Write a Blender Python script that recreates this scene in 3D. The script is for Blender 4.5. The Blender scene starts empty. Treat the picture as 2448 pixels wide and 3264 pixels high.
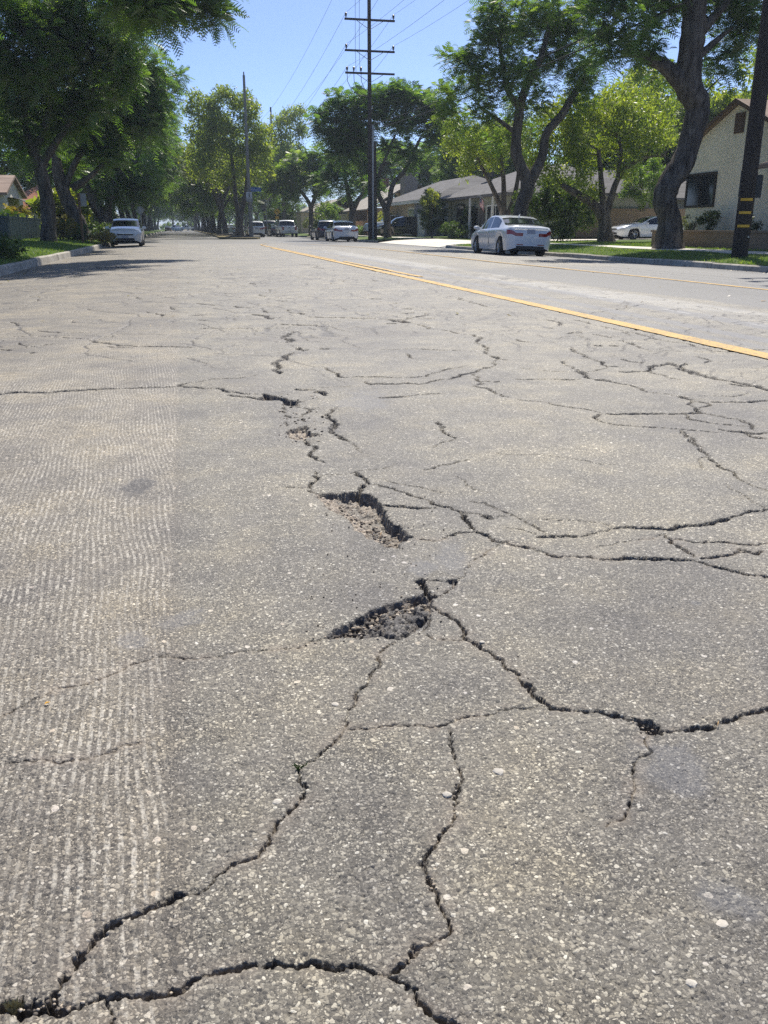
import bpy, bmesh, math, random
import numpy as np
from mathutils import Vector, Matrix
R_ = math.radians
random.seed(7); RNG = np.random.default_rng(11)
C = bpy.context.scene.collection
SC = bpy.context.scene

# ------------------------------------------------------------------ camera
H = 0.95                                   # photographer crouching over the cracks
F = 2736.0                                 # focal length in pixels of the 2448 x 3264 photograph
P = math.atan((1632 - 726) / F)            # pitch down
PSI = math.atan((1224 - 568) / F * math.cos(P))   # yaw right of the street's direction (+Y)
cam = bpy.data.cameras.new('camera'); camo = bpy.data.objects.new('camera', cam); C.objects.link(camo)
camo.location = (0, 0, H)
camo.rotation_euler = (math.pi / 2 - P, 0, -PSI)
cam.sensor_fit = 'VERTICAL'; cam.sensor_height = 36.0; cam.lens = 36.0 * F / 3264
cam.clip_start = 0.05; cam.clip_end = 6000
SC.camera = camo

# ------------------------------------------------------------------ sky, sun, exposure
SUN_AZ, SUN_EL = R_(24), R_(56)            # azimuth right of +Y
w = bpy.data.worlds.new("World"); SC.world = w; w.use_nodes = True
nt = w.node_tree; bg = nt.nodes['Background']
sky = nt.nodes.new('ShaderNodeTexSky'); sky.sky_type = 'NISHITA'; sky.sun_disc = False
sky.sun_elevation = SUN_EL; sky.sun_rotation = SUN_AZ
sky.air_density = 0.5; sky.dust_density = 1.0; sky.ozone_density = 8.0
nt.links.new(sky.outputs[0], bg.inputs[0]); bg.inputs[1].default_value = 0.138
sl = bpy.data.lights.new('sun', 'SUN'); sl.energy = 4.6; sl.angle = R_(0.53); sl.color = (1, .94, .84)
so = bpy.data.objects.new('sun', sl); C.objects.link(so)
sd = Vector((math.sin(SUN_AZ) * math.cos(SUN_EL), math.cos(SUN_AZ) * math.cos(SUN_EL), math.sin(SUN_EL)))
so.rotation_euler = sd.to_track_quat('Z', 'Y').to_euler(); so.location = (0, 0, 60)
SC.view_settings.view_transform = 'Standard'; SC.view_settings.look = 'None'
SC.view_settings.exposure = 0.46; SC.view_settings.gamma = 1.0
SC.cycles.use_denoising = False; SC.cycles.sample_clamp_indirect = 4.0
SC.cycles.max_bounces = 6; SC.cycles.diffuse_bounces = 3; SC.cycles.transparent_max_bounces = 8

# ------------------------------------------------------------------ measuring helpers (photo pixel -> place)
def ray(px, py):
    cx = (px - 1224) / F; cy = (1632 - py) / F
    hz = math.cos(P) + cy * math.sin(P); vz = -math.sin(P) + cy * math.cos(P)
    return (cx * math.cos(PSI) + hz * math.sin(PSI), hz * math.cos(PSI) - cx * math.sin(PSI), vz)
def gz(px, py, z=0.0):
    d = ray(px, py); t = (z - H) / d[2]; return Vector((d[0] * t, d[1] * t, z))
def atY(px, py, Y):
    d = ray(px, py); t = Y / d[1]; return Vector((d[0] * t, Y, H + d[2] * t))
def atX(px, py, X):
    d = ray(px, py); t = X / d[0]; return Vector((X, d[1] * t, H + d[2] * t))
def roadz(x):
    return -0.05 * max(0, min(x, 13.9) - 12) - 0.03 * max(0, -1.9 - max(x, -3.9))
def lawnz(x):
    if x > 0: return float(np.interp(x, [13.9, 17, 18.5, 22, 30, 60], [.05, .19, .21, .3, .35, .4]))
    return float(np.interp(-x, [3.9, 4.1, 6.2, 8, 12, 60], [.13, .14, .33, .36, .45, .5]))

# ------------------------------------------------------------------ materials
MATS = {}
class NT:
    def __init__(s, name):
        s.m = bpy.data.materials.new(name); s.m.use_nodes = True; s.t = s.m.node_tree; s.t.nodes.clear()
        s.out = s.n('OutputMaterial')
    def n(s, typ, ins=None, **kw):
        nd = s.t.nodes.new('ShaderNode' + typ)
        for k, v in kw.items(): setattr(nd, k, v)
        for k, v in (ins or {}).items(): s.set(nd.inputs[k], v)
        return nd
    def set(s, sock, v):
        if isinstance(v, bpy.types.NodeSocket): s.t.links.new(v, sock)
        elif isinstance(v, bpy.types.Node): s.t.links.new(v.outputs[0], sock)
        else: sock.default_value = v
    def mix(s, f, a, b, typ='MIX'):
        nd = s.t.nodes.new('ShaderNodeMix'); nd.data_type = 'RGBA'; nd.blend_type = typ
        for i, v in ((0, f), (6, a), (7, b)):
            if isinstance(v, tuple) and len(v) == 3: v = (*v, 1)
            s.set(nd.inputs[i], v)
        return nd.outputs[2]
    def math(s, op, a, b=0.0, c=0.0, clamp=False):
        nd = s.t.nodes.new('ShaderNodeMath'); nd.operation = op; nd.use_clamp = clamp
        s.set(nd.inputs[0], a); s.set(nd.inputs[1], b); s.set(nd.inputs[2], c); return nd.outputs[0]
    def ramp(s, f, stops, interp='LINEAR'):
        nd = s.t.nodes.new('ShaderNodeValToRGB'); cr = nd.color_ramp; cr.interpolation = interp
        while len(cr.elements) < len(stops): cr.elements.new(0.5)
        for e, (p, c) in zip(cr.elements, stops):
            e.position = p; e.color = (*c, 1) if isinstance(c, tuple) else (c, c, c, 1)
        s.set(nd.inputs[0], f); return nd.outputs[0]
    def noise(s, vec, scale, detail=4, rough=.55, out=0, **kw):
        nd = s.n('TexNoise', {'Scale': scale, 'Detail': detail, 'Roughness': rough, **kw})
        if vec is not None: s.set(nd.inputs['Vector'], vec)
        return nd.outputs[out]
    def vor(s, vec, scale, feature='F1', **kw):
        nd = s.n('TexVoronoi', {'Scale': scale}, feature=feature)
        s.set(nd.inputs['Vector'], vec); return nd
    def pos(s, scale=(1, 1, 1)):
        g = s.n('NewGeometry'); mp = s.n('Mapping', {'Vector': g.outputs['Position'], 'Scale': scale}); return mp.outputs[0]
    def obj(s, scale=(1, 1, 1)):
        g = s.n('TexCoord'); mp = s.n('Mapping', {'Vector': g.outputs['Object'], 'Scale': scale}); return mp.outputs[0]
    def surf(s, **ins):
        b = s.n('BsdfPrincipled', {k.replace('_', ' '): ((*v, 1) if isinstance(v, tuple) and len(v) == 3 else v) for k, v in ins.items()})
        s.t.links.new(b.outputs[0], s.out.inputs[0]); return b
    def bump(s, h, strength=.5, dist=.01, normal=None):
        ins = {'Height': h, 'Strength': strength, 'Distance': dist}
        if normal is not None: ins['Normal'] = normal
        return s.n('Bump', ins).outputs[0]

def mat(name, col, rough=.7, var=.25, scale=3.0, bump=.0, bscale=30, metallic=0, spec=.4, coat=0, bdist=.01):
    """plain painted / wooden / stone surface with slight mottling of its own colour"""
    if name in MATS: return MATS[name]
    k = NT(name); p = k.obj()
    f = k.noise(p, scale, 5, .6)
    lo = tuple(c * (1 - var) for c in col); hi = tuple(min(1, c * (1 + var)) for c in col)
    base = k.ramp(f, [(.3, lo), (.7, hi)])
    ins = dict(Base_Color=base, Roughness=rough, Metallic=metallic, Specular_IOR_Level=spec, Coat_Weight=coat)
    b = k.surf(**ins)
    if coat: b.inputs['Coat Roughness'].default_value = .05
    if bump: k.set(b.inputs['Normal'], k.bump(k.noise(p, bscale, 6, .65), bump, bdist))
    MATS[name] = k.m; return k.m

def leaf_mat(name, dark, mid, light, trans=.45):
    k = NT(name)
    a = k.n('Attribute', attribute_name='leafvar').outputs['Fac']
    col = k.ramp(a, [(0, dark), (.5, mid), (1, light)])
    d = k.n('BsdfDiffuse', {'Color': col})
    tcol = k.mix(1.0, col, (1.0, 1.0, .38, 1), 'MULTIPLY')
    tcol = k.mix(1.0, tcol, (2.2, 2.4, 2.0, 1), 'MULTIPLY')
    tr = k.n('BsdfTranslucent', {'Color': tcol})
    g = k.n('BsdfGlossy', {'Color': (1, 1, 1, 1), 'Roughness': .45})
    m1 = k.n('MixShader', {0: trans, 1: d.outputs[0], 2: tr.outputs[0]})
    m2 = k.n('MixShader', {0: .05, 1: m1.outputs[0], 2: g.outputs[0]})
    k.t.links.new(m2.outputs[0], k.out.inputs[0]); MATS[name] = k.m; return k.m

# ------------------------------------------------------------------ mesh helpers
def new_mesh(name, verts, faces, m=None, parent=None, smooth=False):
    me = bpy.data.meshes.new(name)
    me.from_pydata([tuple(v) for v in verts], [], faces); me.update()
    o = bpy.data.objects.new(name, me); C.objects.link(o)
    if m is not None: me.materials.append(m)
    if parent is not None: o.parent = parent
    if smooth: me.polygons.foreach_set('use_smooth', [True] * len(me.polygons))
    return o
def np_mesh(name, V, Q, m, parent=None, attrs=None, smooth=False):
    """fast mesh from a vertex array and a quad (n,4) or triangle (n,3) array"""
    me = bpy.data.meshes.new(name); k = Q.shape[1]
    me.vertices.add(len(V)); me.vertices.foreach_set('co', V.astype(np.float32).ravel())
    me.loops.add(Q.size); me.loops.foreach_set('vertex_index', Q.astype(np.int32).ravel())
    me.polygons.add(len(Q)); me.polygons.foreach_set('loop_start', np.arange(0, Q.size, k, dtype=np.int32))
    if smooth: me.polygons.foreach_set('use_smooth', np.ones(len(Q), dtype=bool))
    for an, (dom, arr) in (attrs or {}).items():
        if arr.ndim == 2:
            at = me.color_attributes.new(an, 'FLOAT_COLOR', dom); at.data.foreach_set('color', arr.astype(np.float32).ravel())
        else:
            at = me.attributes.new(an, 'FLOAT', dom); at.data.foreach_set('value', arr.astype(np.float32))
    me.update(calc_edges=True)
    if m is not None: me.materials.append(m)
    o = bpy.data.objects.new(name, me); C.objects.link(o)
    if parent is not None: o.parent = parent
    return o
class MB:
    """collects shapes into one mesh"""
    def __init__(s): s.v = []; s.f = []
    def add(s, vs, fs):
        b = len(s.v); s.v += [tuple(v) for v in vs]; s.f += [tuple(i + b for i in f) for f in fs]; return s
    def box(s, x0, x1, y0, y1, z0, z1, rz=0, o=(0, 0, 0), bev=0):
        vs = [(x, y, z) for z in (z0, z1) for y in (y0, y1) for x in (x0, x1)]
        if rz:
            c, q = math.cos(rz), math.sin(rz); vs = [(x * c - y * q, x * q + y * c, z) for x, y, z in vs]
        vs = [(x + o[0], y + o[1], z + o[2]) for x, y, z in vs]
        return s.add(vs, [(0, 2, 3, 1), (4, 5, 7, 6), (0, 1, 5, 4), (1, 3, 7, 5), (3, 2, 6, 7), (2, 0, 4, 6)])
    def tube(s, pts, rad, n=8, caps=True):
        pts = [Vector(p) for p in pts]
        if not isinstance(rad, (list, tuple)): rad = [rad] * len(pts)
        vs = []; u = None
        for i, p in enumerate(pts):
            d = (pts[min(i + 1, len(pts) - 1)] - pts[max(i - 1, 0)]).normalized()
            if u is None:
                u = d.orthogonal().normalized()
            u = (u - d * u.dot(d)).normalized(); v = d.cross(u)
            for k in range(n):
                a = 2 * math.pi * k / n; vs.append(p + (u * math.cos(a) + v * math.sin(a)) * rad[i])
        fs = [(i * n + k, i * n + (k + 1) % n, (i + 1) * n + (k + 1) % n, (i + 1) * n + k) for i in range(len(pts) - 1) for k in range(n)]
        if caps: fs += [tuple(range(n - 1, -1, -1)), tuple((len(pts) - 1) * n + k for k in range(n))]
        return s.add(vs, fs)
    def prism(s, poly, ax, a0, a1):
        """extrude a 2-D outline along axis ax ('x' or 'y'); outline holds (other horizontal, z)"""
        n = len(poly); vs = []
        for a in (a0, a1): vs += [((a, u, z) if ax == 'x' else (u, a, z)) for u, z in poly]
        return s.add(vs, [tuple(range(n)), tuple(range(2 * n - 1, n - 1, -1))] + [(k, n + k, n + (k + 1) % n, (k + 1) % n) for k in range(n)])
    def lathe(s, prof, n=24, ax='z', o=(0, 0, 0)):
        """prof: (radius, height) rows"""
        vs = []
        for r, h in prof:
            for k in range(n):
                a = 2 * math.pi * k / n; x, y = r * math.cos(a), r * math.sin(a)
                vs.append({'z': (x, y, h), 'x': (h, x, y), 'y': (x, h, y)}[ax])
        vs = [(x + o[0], y + o[1], z + o[2]) for x, y, z in vs]
        return s.add(vs, [(i * n + k, i * n + (k + 1) % n, (i + 1) * n + (k + 1) % n, (i + 1) * n + k) for i in range(len(prof) - 1) for k in range(n)])
    def build(s, name, m, parent=None, smooth=False): 
        o = new_mesh(name, s.v, s.f, m, parent, smooth)
        bm = bmesh.new(); bm.from_mesh(o.data); bmesh.ops.recalc_face_normals(bm, faces=bm.faces); bm.to_mesh(o.data); bm.free()
        if smooth:
            try: o.data.set_sharp_from_angle(angle=R_(42))
            except Exception: pass
        return o
def tag(o, label=None, cat=None, group=None, kind=None):
    if label: o['label'] = label
    if cat: o['category'] = cat
    if group: o['group'] = group
    if kind: o['kind'] = kind
    return o
def thing(name, loc, rz=0, label=None, cat=None, group=None):
    o = bpy.data.objects.new(name, None); C.objects.link(o); o.location = loc; o.rotation_euler = (0, 0, rz)
    o.empty_display_size = .3
    return tag(o, label, cat, group)
def copy_tree(o, parent=None):
    c = o.copy(); C.objects.link(c)
    if parent is not None: c.parent = parent
    for ch in [x for x in o.children]: copy_tree(ch, c)
    return c

# ------------------------------------------------------------------ numpy noise
def _h(ix, iy, s):
    n = (ix.astype(np.int64) * 374761393 + iy.astype(np.int64) * 668265263 + s * 974711) & 0x7fffffff
    n = ((n ^ (n >> 13)) * 1274126177) & 0x7fffffff
    return ((n ^ (n >> 16)) & 0xffff) / 65535.0
def vnoise(x, y, s=0):
    ix = np.floor(x); iy = np.floor(y); fx = x - ix; fy = y - iy
    fx = fx * fx * (3 - 2 * fx); fy = fy * fy * (3 - 2 * fy)
    a = _h(ix, iy, s); b = _h(ix + 1, iy, s); c = _h(ix, iy + 1, s); d = _h(ix + 1, iy + 1, s)
    return (a + (b - a) * fx) + ((c + (d - c) * fx) - (a + (b - a) * fx)) * fy
def fbm(x, y, s=0, o=4):
    t = 0; a = .5; n = 0
    for k in range(o):
        t = t + a * vnoise(x * 2 ** k, y * 2 ** k, s + 17 * k); n += a; a *= .5
    return t / n
def worley(x, y, s=0):
    ix = np.floor(x); iy = np.floor(y); f1 = np.full(x.shape, 9.); f2 = np.full(x.shape, 9.); idd = np.zeros(x.shape)
    for dx in (-1, 0, 1):
        for dy in (-1, 0, 1):
            jx = ix + dx; jy = iy + dy
            px = jx + _h(jx, jy, s); py = jy + _h(jx, jy, s + 5)
            d = np.hypot(x - px, y - py); c = d < f1
            f2 = np.where(c, f1, np.minimum(f2, d)); idd = np.where(c, _h(jx, jy, s + 9), idd); f1 = np.where(c, d, f1)
    return f1, f2, idd
# ================================================================== ROAD (one sheet with real cracks, potholes and faulted slabs)
CROPS = {'A': (0, 2200, .7378), 'B': (1224, 2200, .7378), 'C': (800, 1200, .4943), 'D': (1500, 1300, .5714), 'E': (0, 1200, .4973),
         'M': (1648, 1000, .4822), 'N': (800, 750, .4943), 'L': (0, 750, .4943), 'K': (400, 780, .4822), 'S': (0, 0, 1.4756), 'R': (1628, 750, .4943)}
# crop letter, half-open width in mm, lip in mm, traced points
CR = """
A 13 2 215,1345 270,1260 340,1180 385,1110 440,1045 500,1005 560,970 640,945 720,915 790,885 860,875
A 7 1 860,875 920,830 1000,755 1060,735 1120,715 1160,665 1185,600 1225,550 1280,500 1310,455 1325,420 1290,390 1290,345
A 5 1 1290,345 1330,310 1390,265 1440,230 1480,175 1500,150 1505,100
S 6 1 752,1545 775,1490 805,1450 815,1410 855,1385
A 26 1 0,1375 60,1365 110,1385 160,1365 215,1350 245,1375
A 9 2 230,1385 300,1375 360,1360 420,1335 470,1325 520,1320 620,1320 700,1320 760,1305 810,1275 850,1245 900,1230
A 9 2 900,1230 960,1215 1010,1205 1060,1190 1150,1190 1250,1190 1320,1185 1360,1175 1420,1195 1500,1195 1530,1185 1590,1210 1659,1235 1680,1237
A 8 1 470,1325 465,1360 490,1400 485,1442
A 3 0 -150,335 0,325 60,310 150,305 220,302 330,303 400,290 470,270 520,245 600,230
A 3 0 -120,170 0,115 50,90 110,60 180,30 240,5
E 2.6 0 330,2010 430,1990 560,1970 640,1940 720,1905 800,1865 900,1830 980,1800 1060,1780 1090,1775
E 3 0 1010,1795 1150,1800 1300,1800 1400,1795 1450,1780 1530,1760 1620,1755
C 4 0 0,1780 160,1760 340,1735 420,1700 470,1685
A 4 0 1500,170 1560,165 1659,157
B 9 3 800,85 880,90 960,100 1050,120 1110,130
B 17 4 1080,122 1110,130 1160,145 1200,175
B 11 3 1200,180 1260,170 1340,160 1420,155 1440,135 1520,120 1600,90 1659,75 1740,50 1850,40 2000,12 2160,50 2330,30 2500,60
B 4 0 0,157 100,155 180,160 240,155 280,140 320,125 400,110 500,85 560,75 640,75 700,70
B 6 1 280,165 290,220 285,240 310,300 325,340 335,370 320,410 300,450 305,520 295,580
B 7 1 295,580 255,610 235,650 200,690 180,730 175,770 190,810 210,850 230,900 245,940
B 5 0 245,940 280,990 290,1040 280,1060 240,1080 180,1100
B 11 1 180,1100 130,1130 110,1160 70,1200 20,1235
B 13 2 20,1240 80,1260 130,1290 150,1340 190,1390 250,1420 290,1442 350,1475
B 3.5 0 1140,190 1145,250 1160,260 1100,290 1080,330 1080,400 1085,430 1065,480 1050,530 1020,560 960,590
C 9 0 1140,1310 1200,1310 1270,1308 1330,1310
C 6 0 1270,1310 1310,1335 1270,1370 1220,1410
C 3 0 1330,1310 1380,1260 1410,1220 1450,1170 1510,1130 1580,1090 1620,1070
C 12 1 1170,1480 1210,1500 1260,1530 1310,1560 1350,1600 1380,1650 1385,1690 1430,1710
D 9 1 0,1295 60,1340 120,1370 180,1410 240,1465 270,1510
D 16 1 270,1510 310,1550 350,1600 400,1640
D 10 2 400,1640 450,1670 520,1680 560,1682
C 4 0 1160,1560 1150,1600 1100,1640
C 3 0 1130,1660 1180,1690 1260,1695 1340,1700 1385,1695
C 8 1 410,745 375,710 385,690 410,670 430,650 420,620 415,610
C 2.5 0 430,640 480,630 560,630 620,625 680,610 760,600 830,595 890,580 930,555
C 13 2 675,612 710,640 750,670 760,690
C 12 2 720,690 705,720 710,735
C 6 1 770,690 860,705 920,720 990,745 1050,770 1110,785 1150,800
C 9 2 1150,800 1210,825 1290,840 1340,860
C 5 1 1340,860 1400,875 1480,885 1560,900 1650,900
C 11 3 1490,890 1520,900 1560,915
C 12 3 850,825 930,830 1000,835 1060,840 1120,845
C 6 1 1120,845 1200,835
C 11 2 1340,860 1370,890 1400,930 1425,970 1445,990
C 9 2 1445,990 1500,1010 1550,1040 1600,1060 1659,1062
C 5 0 1050,1035 1110,1045 1200,1055 1245,1045
C 9 1 1245,1045 1270,1020 1320,1005 1400,1000 1445,993
C 3 0 860,665 950,690 1040,705 1150,725 1230,745
C 3 0 1320,640 1390,700 1440,725 1520,745
D 8 2 30,680 90,705 120,735 170,745 220,755 290,770 370,790 430,815
D 8 2 430,815 500,830 600,825 700,835 780,840
D 16 4 780,840 850,835 940,832 1050,835 1130,840 1240,845
D 12 2 1240,845 1340,875 1400,890 1500,915 1580,930 1659,940 1720,950 1850,945 2000,975 2150,960
D 5 1 0,520 80,525 130,550 200,580 260,605 310,640 370,665 430,710
D 13 3 370,715 430,712 480,708 560,710 610,715
D 5 1 610,715 660,700 720,685 800,670
D 13 4 800,670 870,660 950,662 1050,668 1130,672 1160,655 1230,650 1300,645 1370,632 1440,612 1510,595
D 9 3 1510,595 1580,572 1659,560 1720,550 1850,560 2000,540 2150,548
D 3 0 290,620 400,618 500,625 620,632 700,638 790,665
D 3 0 200,665 300,680 370,705
D 3 0 1090,700 1040,720 960,730 880,740 800,760 700,775
D 10 1 1090,705 1120,735 1170,775 1210,800 1250,830
D 6 2 1140,730 1240,745 1340,745 1450,750 1540,760 1600,765 1659,750
D 12 2 1290,835 1380,825 1460,815 1520,795 1600,815 1659,790
D 10 2 1480,780 1540,795 1600,810
D 3 0 1430,420 1500,470 1560,510 1620,545 1659,560
D 2.5 0 1310,270 1280,310 1300,340
D 3 0 100,250 200,258 300,262 400,262 480,270 560,280 650,295 720,310 830,315
D 6 1 1170,120 1200,160 1250,200 1300,240 1330,275
D 9 2 1310,268 1330,275 1380,310 1440,345 1490,385
D 5 1 1490,385 1540,410 1600,440 1659,465
M 5 2 0,565 100,575 200,585 280,605 380,620 460,628 520,640 555,660
M 7 2 555,660 510,685 540,705 570,715
M 8 4 555,660 650,662 750,660 900,657 1050,657 1150,655
M 16 5 1140,655 1205,650 1200,635 1185,620
M 5 2 570,715 700,735 850,745 960,750 1070,758 1130,765
M 7 3 1110,660 1150,695 1250,712 1350,728 1450,735 1560,742
M 7 3 1210,645 1300,665 1380,685 1450,690 1500,712 1550,745 1575,770
M 9 2 1075,765 1110,795 1150,845 1200,875 1235,910 1260,933
M 5 2 1130,765 1250,775 1350,780
M 12 4 1340,762 1380,768 1450,775 1530,785 1659,785
M 12 4 1520,790 1560,810 1659,822
M 7 3 0,430 80,430 200,430 300,432 430,428
M 6 3 310,310 320,335 370,355 410,375
M 20 6 402,372 440,390
M 10 3 440,390 460,410 470,420 540,432
M 16 5 540,432 610,442
M 8 3 610,442 680,458 740,465 790,480 830,500 855,515
M 5 2 855,515 1000,527 1090,545
M 14 5 1090,545 1150,568
M 8 3 1150,568 1200,575 1270,590
M 4 1 0,350 60,362 200,375 350,382 440,385
M 7 2 1270,590 1250,610 1210,620
M 5 2 1155,570 1130,595 1190,625
M 6 3 1300,580 1450,580 1540,578
M 16 5 1540,580 1600,573
M 6 3 1600,573 1659,570
M 3 1 1210,542 1300,540 1420,545 1480,535 1530,520
M 15 6 865,345 900,340 960,335 1010,322 1070,340 1100,360
M 22 7 1090,350 1160,375 1210,395 1270,410 1330,430 1400,440
M 18 7 1400,440 1450,450 1540,465 1600,475 1659,498 1700,515 1850,560 2000,590 2200,640
M 14 5 1430,462 1500,470 1570,478
M 10 4 1070,340 1120,320
M 9 5 670,375 720,380 800,377 870,372
M 15 5 870,372 890,355 900,340
M 6 2 880,375 930,395 990,415 1080,435
M 10 4 355,220 380,240 420,260 450,280 500,300
M 9 4 500,300 570,315 600,340 660,345 700,348
M 5 1 600,340 580,360 520,375 440,385
M 6 2 430,290 500,300
M 9 4 690,298 740,310 780,315 850,317
M 12 5 510,135 560,142 630,158
M 13 5 690,176 760,190 775,205
M 7 3 775,205 800,212 865,235
M 9 4 0,170 40,182 100,187
M 4 2 100,187 200,190 400,185
M 8 4 330,130 370,122 430,120
M 5 2 390,140 440,155 450,178
M 14 5 190,38 240,45 290,60 300,75
M 9 5 220,92 270,93
M 12 6 520,208 560,208
M 12 6 620,208 660,210
M 4 2 870,245 1000,243 1150,245 1290,243
M 8 3 1165,268 1210,285 1245,330
M 12 4 370,38 430,46 480,65
M 8 3 480,65 560,80 690,108 750,120 860,145 1000,180 1150,200 1290,240
M 8 4 710,120 745,140
N 20 4 265,615 240,635 215,645 240,665 245,690 225,692
N 20 4 270,755 235,765 215,780 190,800 150,815
N 22 4 150,815 170,840 155,870 180,890
N 14 6 300,722 330,735 370,737
N 9 6 450,728 500,730
N 7 4 480,850 520,870 550,885
N 12 5 550,885 560,905 620,915
N 6 4 620,915 720,910 850,910 1000,915 1130,905 1200,880 1290,855 1360,845
N 8 5 735,945 780,958 900,955 1000,950 1080,960
N 6 4 1080,960 1150,940 1260,925
N 10 6 1260,925 1340,905 1400,885 1480,860
N 5 3 1480,860 1560,820 1600,795
N 14 6 1500,850 1535,848
N 9 4 1430,640 1460,680 1490,705 1530,725 1510,750 1550,775
N 16 6 1550,775 1600,795
N 7 3 1600,795 1659,800
N 6 4 1225,605 1300,620 1400,640
N 6 4 1070,575 1140,600 1200,605
N 8 5 830,1045 950,1040 1050,1030
N 5 3 1050,1030 1150,1020 1280,1018
N 7 4 1440,890 1465,910 1460,930 1480,940 1430,970
N 8 5 1430,970 1500,980 1560,1000 1620,1030 1659,1042
N 5 4 1480,940 1659,938
N 8 5 290,990 350,993 430,995
N 20 6 425,1000 460,1010 480,1030
N 3 2 300,990 500,980 700,965
N 18 7 0,508 60,513 100,518 120,540
N 9 7 370,525 500,528 640,530 780,533 880,540
N 20 8 880,540 930,548 1030,565
N 10 7 900,545 980,540 1080,520 1130,500
N 8 7 190,570 290,575 420,580 483,583
N 4 3 483,583 600,575
N 9 5 1330,400 1420,425 1480,445 1540,465
N 5 3 1260,390 1330,400
N 12 8 990,470 1060,473
N 12 7 880,435 960,436
N 16 9 770,405 840,410
N 14 8 990,500 1040,497
N 14 7 883,567 930,568
N 9 6 1080,535 1210,533
N 5 5 0,370 300,355 600,335 880,317
N 5 4 120,360 140,340 400,330
N 9 7 50,380 100,390
N 10 7 180,420 230,421
N 9 6 230,480 260,500
N 12 7 70,485 110,500
N 12 7 270,497 350,510
N 12 6 330,175 420,195 520,220
N 4 4 0,600 150,597 270,600
N 8 4 550,285 560,300
N 8 4 770,285 765,300
N 4 3 830,735 1000,730 1180,735 1300,740 1500,745
N 5 3 1000,760 1060,795
C 12 4 345,400 360,430 370,440
C 10 3 370,440 410,445 420,460 380,490 385,510 420,535
C 4 1 420,535 480,555
C 7 2 550,195 520,225 490,240
C 16 4 490,240 500,265 540,300 525,330 540,370
C 11 3 540,370 580,390 630,415
C 8 3 1200,290 1240,325 1270,370 1320,400
C 4 1 1320,400 1220,430 1180,455
C 5 2 1115,600 1180,585 1240,565 1310,555 1410,530
C 3 0 630,415 680,450 710,490
C 7 2 210,195 215,230 260,262 320,258 370,228 400,208 340,200 260,192
C 4 1 220,290 225,320
C 5 1 320,265 370,290
C 3 1 155,712 360,714
L 15 6 -300,1030 -120,1018 0,1020 90,1010 200,1010 310,1010 430,1000 560,990 680,985 800,985
L 12 5 800,985 920,980 1050,978 1150,970 1230,945
L 7 3 1230,945 1330,930 1420,925 1540,922 1640,905
L 7 3 1150,970 1260,982 1430,1000 1560,1020 1659,1024
C 7 3 -140,120 -60,128 40,145
L 14 6 570,675 640,688 700,700
L 10 5 700,700 760,710 900,715 1000,715 1100,715 1200,718 1235,722
L 5 3 690,715 780,722 880,720
L 7 3 240,610 300,620 400,630
L 4 3 400,630 550,625 700,610 760,600
L 5 3 570,675 640,665 720,645 740,660
L 5 5 -300,500 0,468 200,455 480,440 700,420 870,405 1050,395 1330,378 1659,370
L 9 6 190,430 240,415 290,395 345,395
L 10 6 340,352 380,352
L 4 3 0,655 100,652 240,648 330,650 450,660 570,670
L 9 5 0,735 80,738
L 13 5 190,752 215,755
L 6 4 120,690 160,718 250,710 340,697
L 6 4 60,560 110,570 150,585
L 18 8 1180,190 1240,187 1340,185
L 12 7 1370,237 1400,238
L 18 8 1280,543 1330,543
L 10 5 940,495 960,498
L 9 5 1000,503 1050,512 1040,525
L 9 5 1090,460 1110,475 1140,478
L 9 5 870,400 890,415
L 7 5 1230,435 1330,445 1400,455
L 16 7 1510,457 1560,462
L 8 6 1560,462 1659,460
L 7 5 1490,525 1540,520
L 6 5 1220,600 1400,597 1659,600
L 6 4 470,545 510,565
L 5 4 530,470 600,482 480,490 350,500 300,495
K 18 8 430,465 470,463 530,460
K 14 8 880,465 935,468 950,490
K 12 7 720,405 760,412
K 10 7 480,495 530,495
K 10 7 1060,430 1090,434
K 12 8 380,132 450,128 540,127
K 12 8 960,168 1020,166
K 12 8 820,248 870,262
R 5 3 0,415 200,410 400,405 620,398 740,400
R 5 2 880,425 820,450 740,470 600,490 380,502
R 5 2 840,408 1000,420 1280,462 1659,515
R 9 4 1380,715 1480,728 1560,738 1659,735
R 7 3 1290,742 1400,748 1490,728
"""
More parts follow.
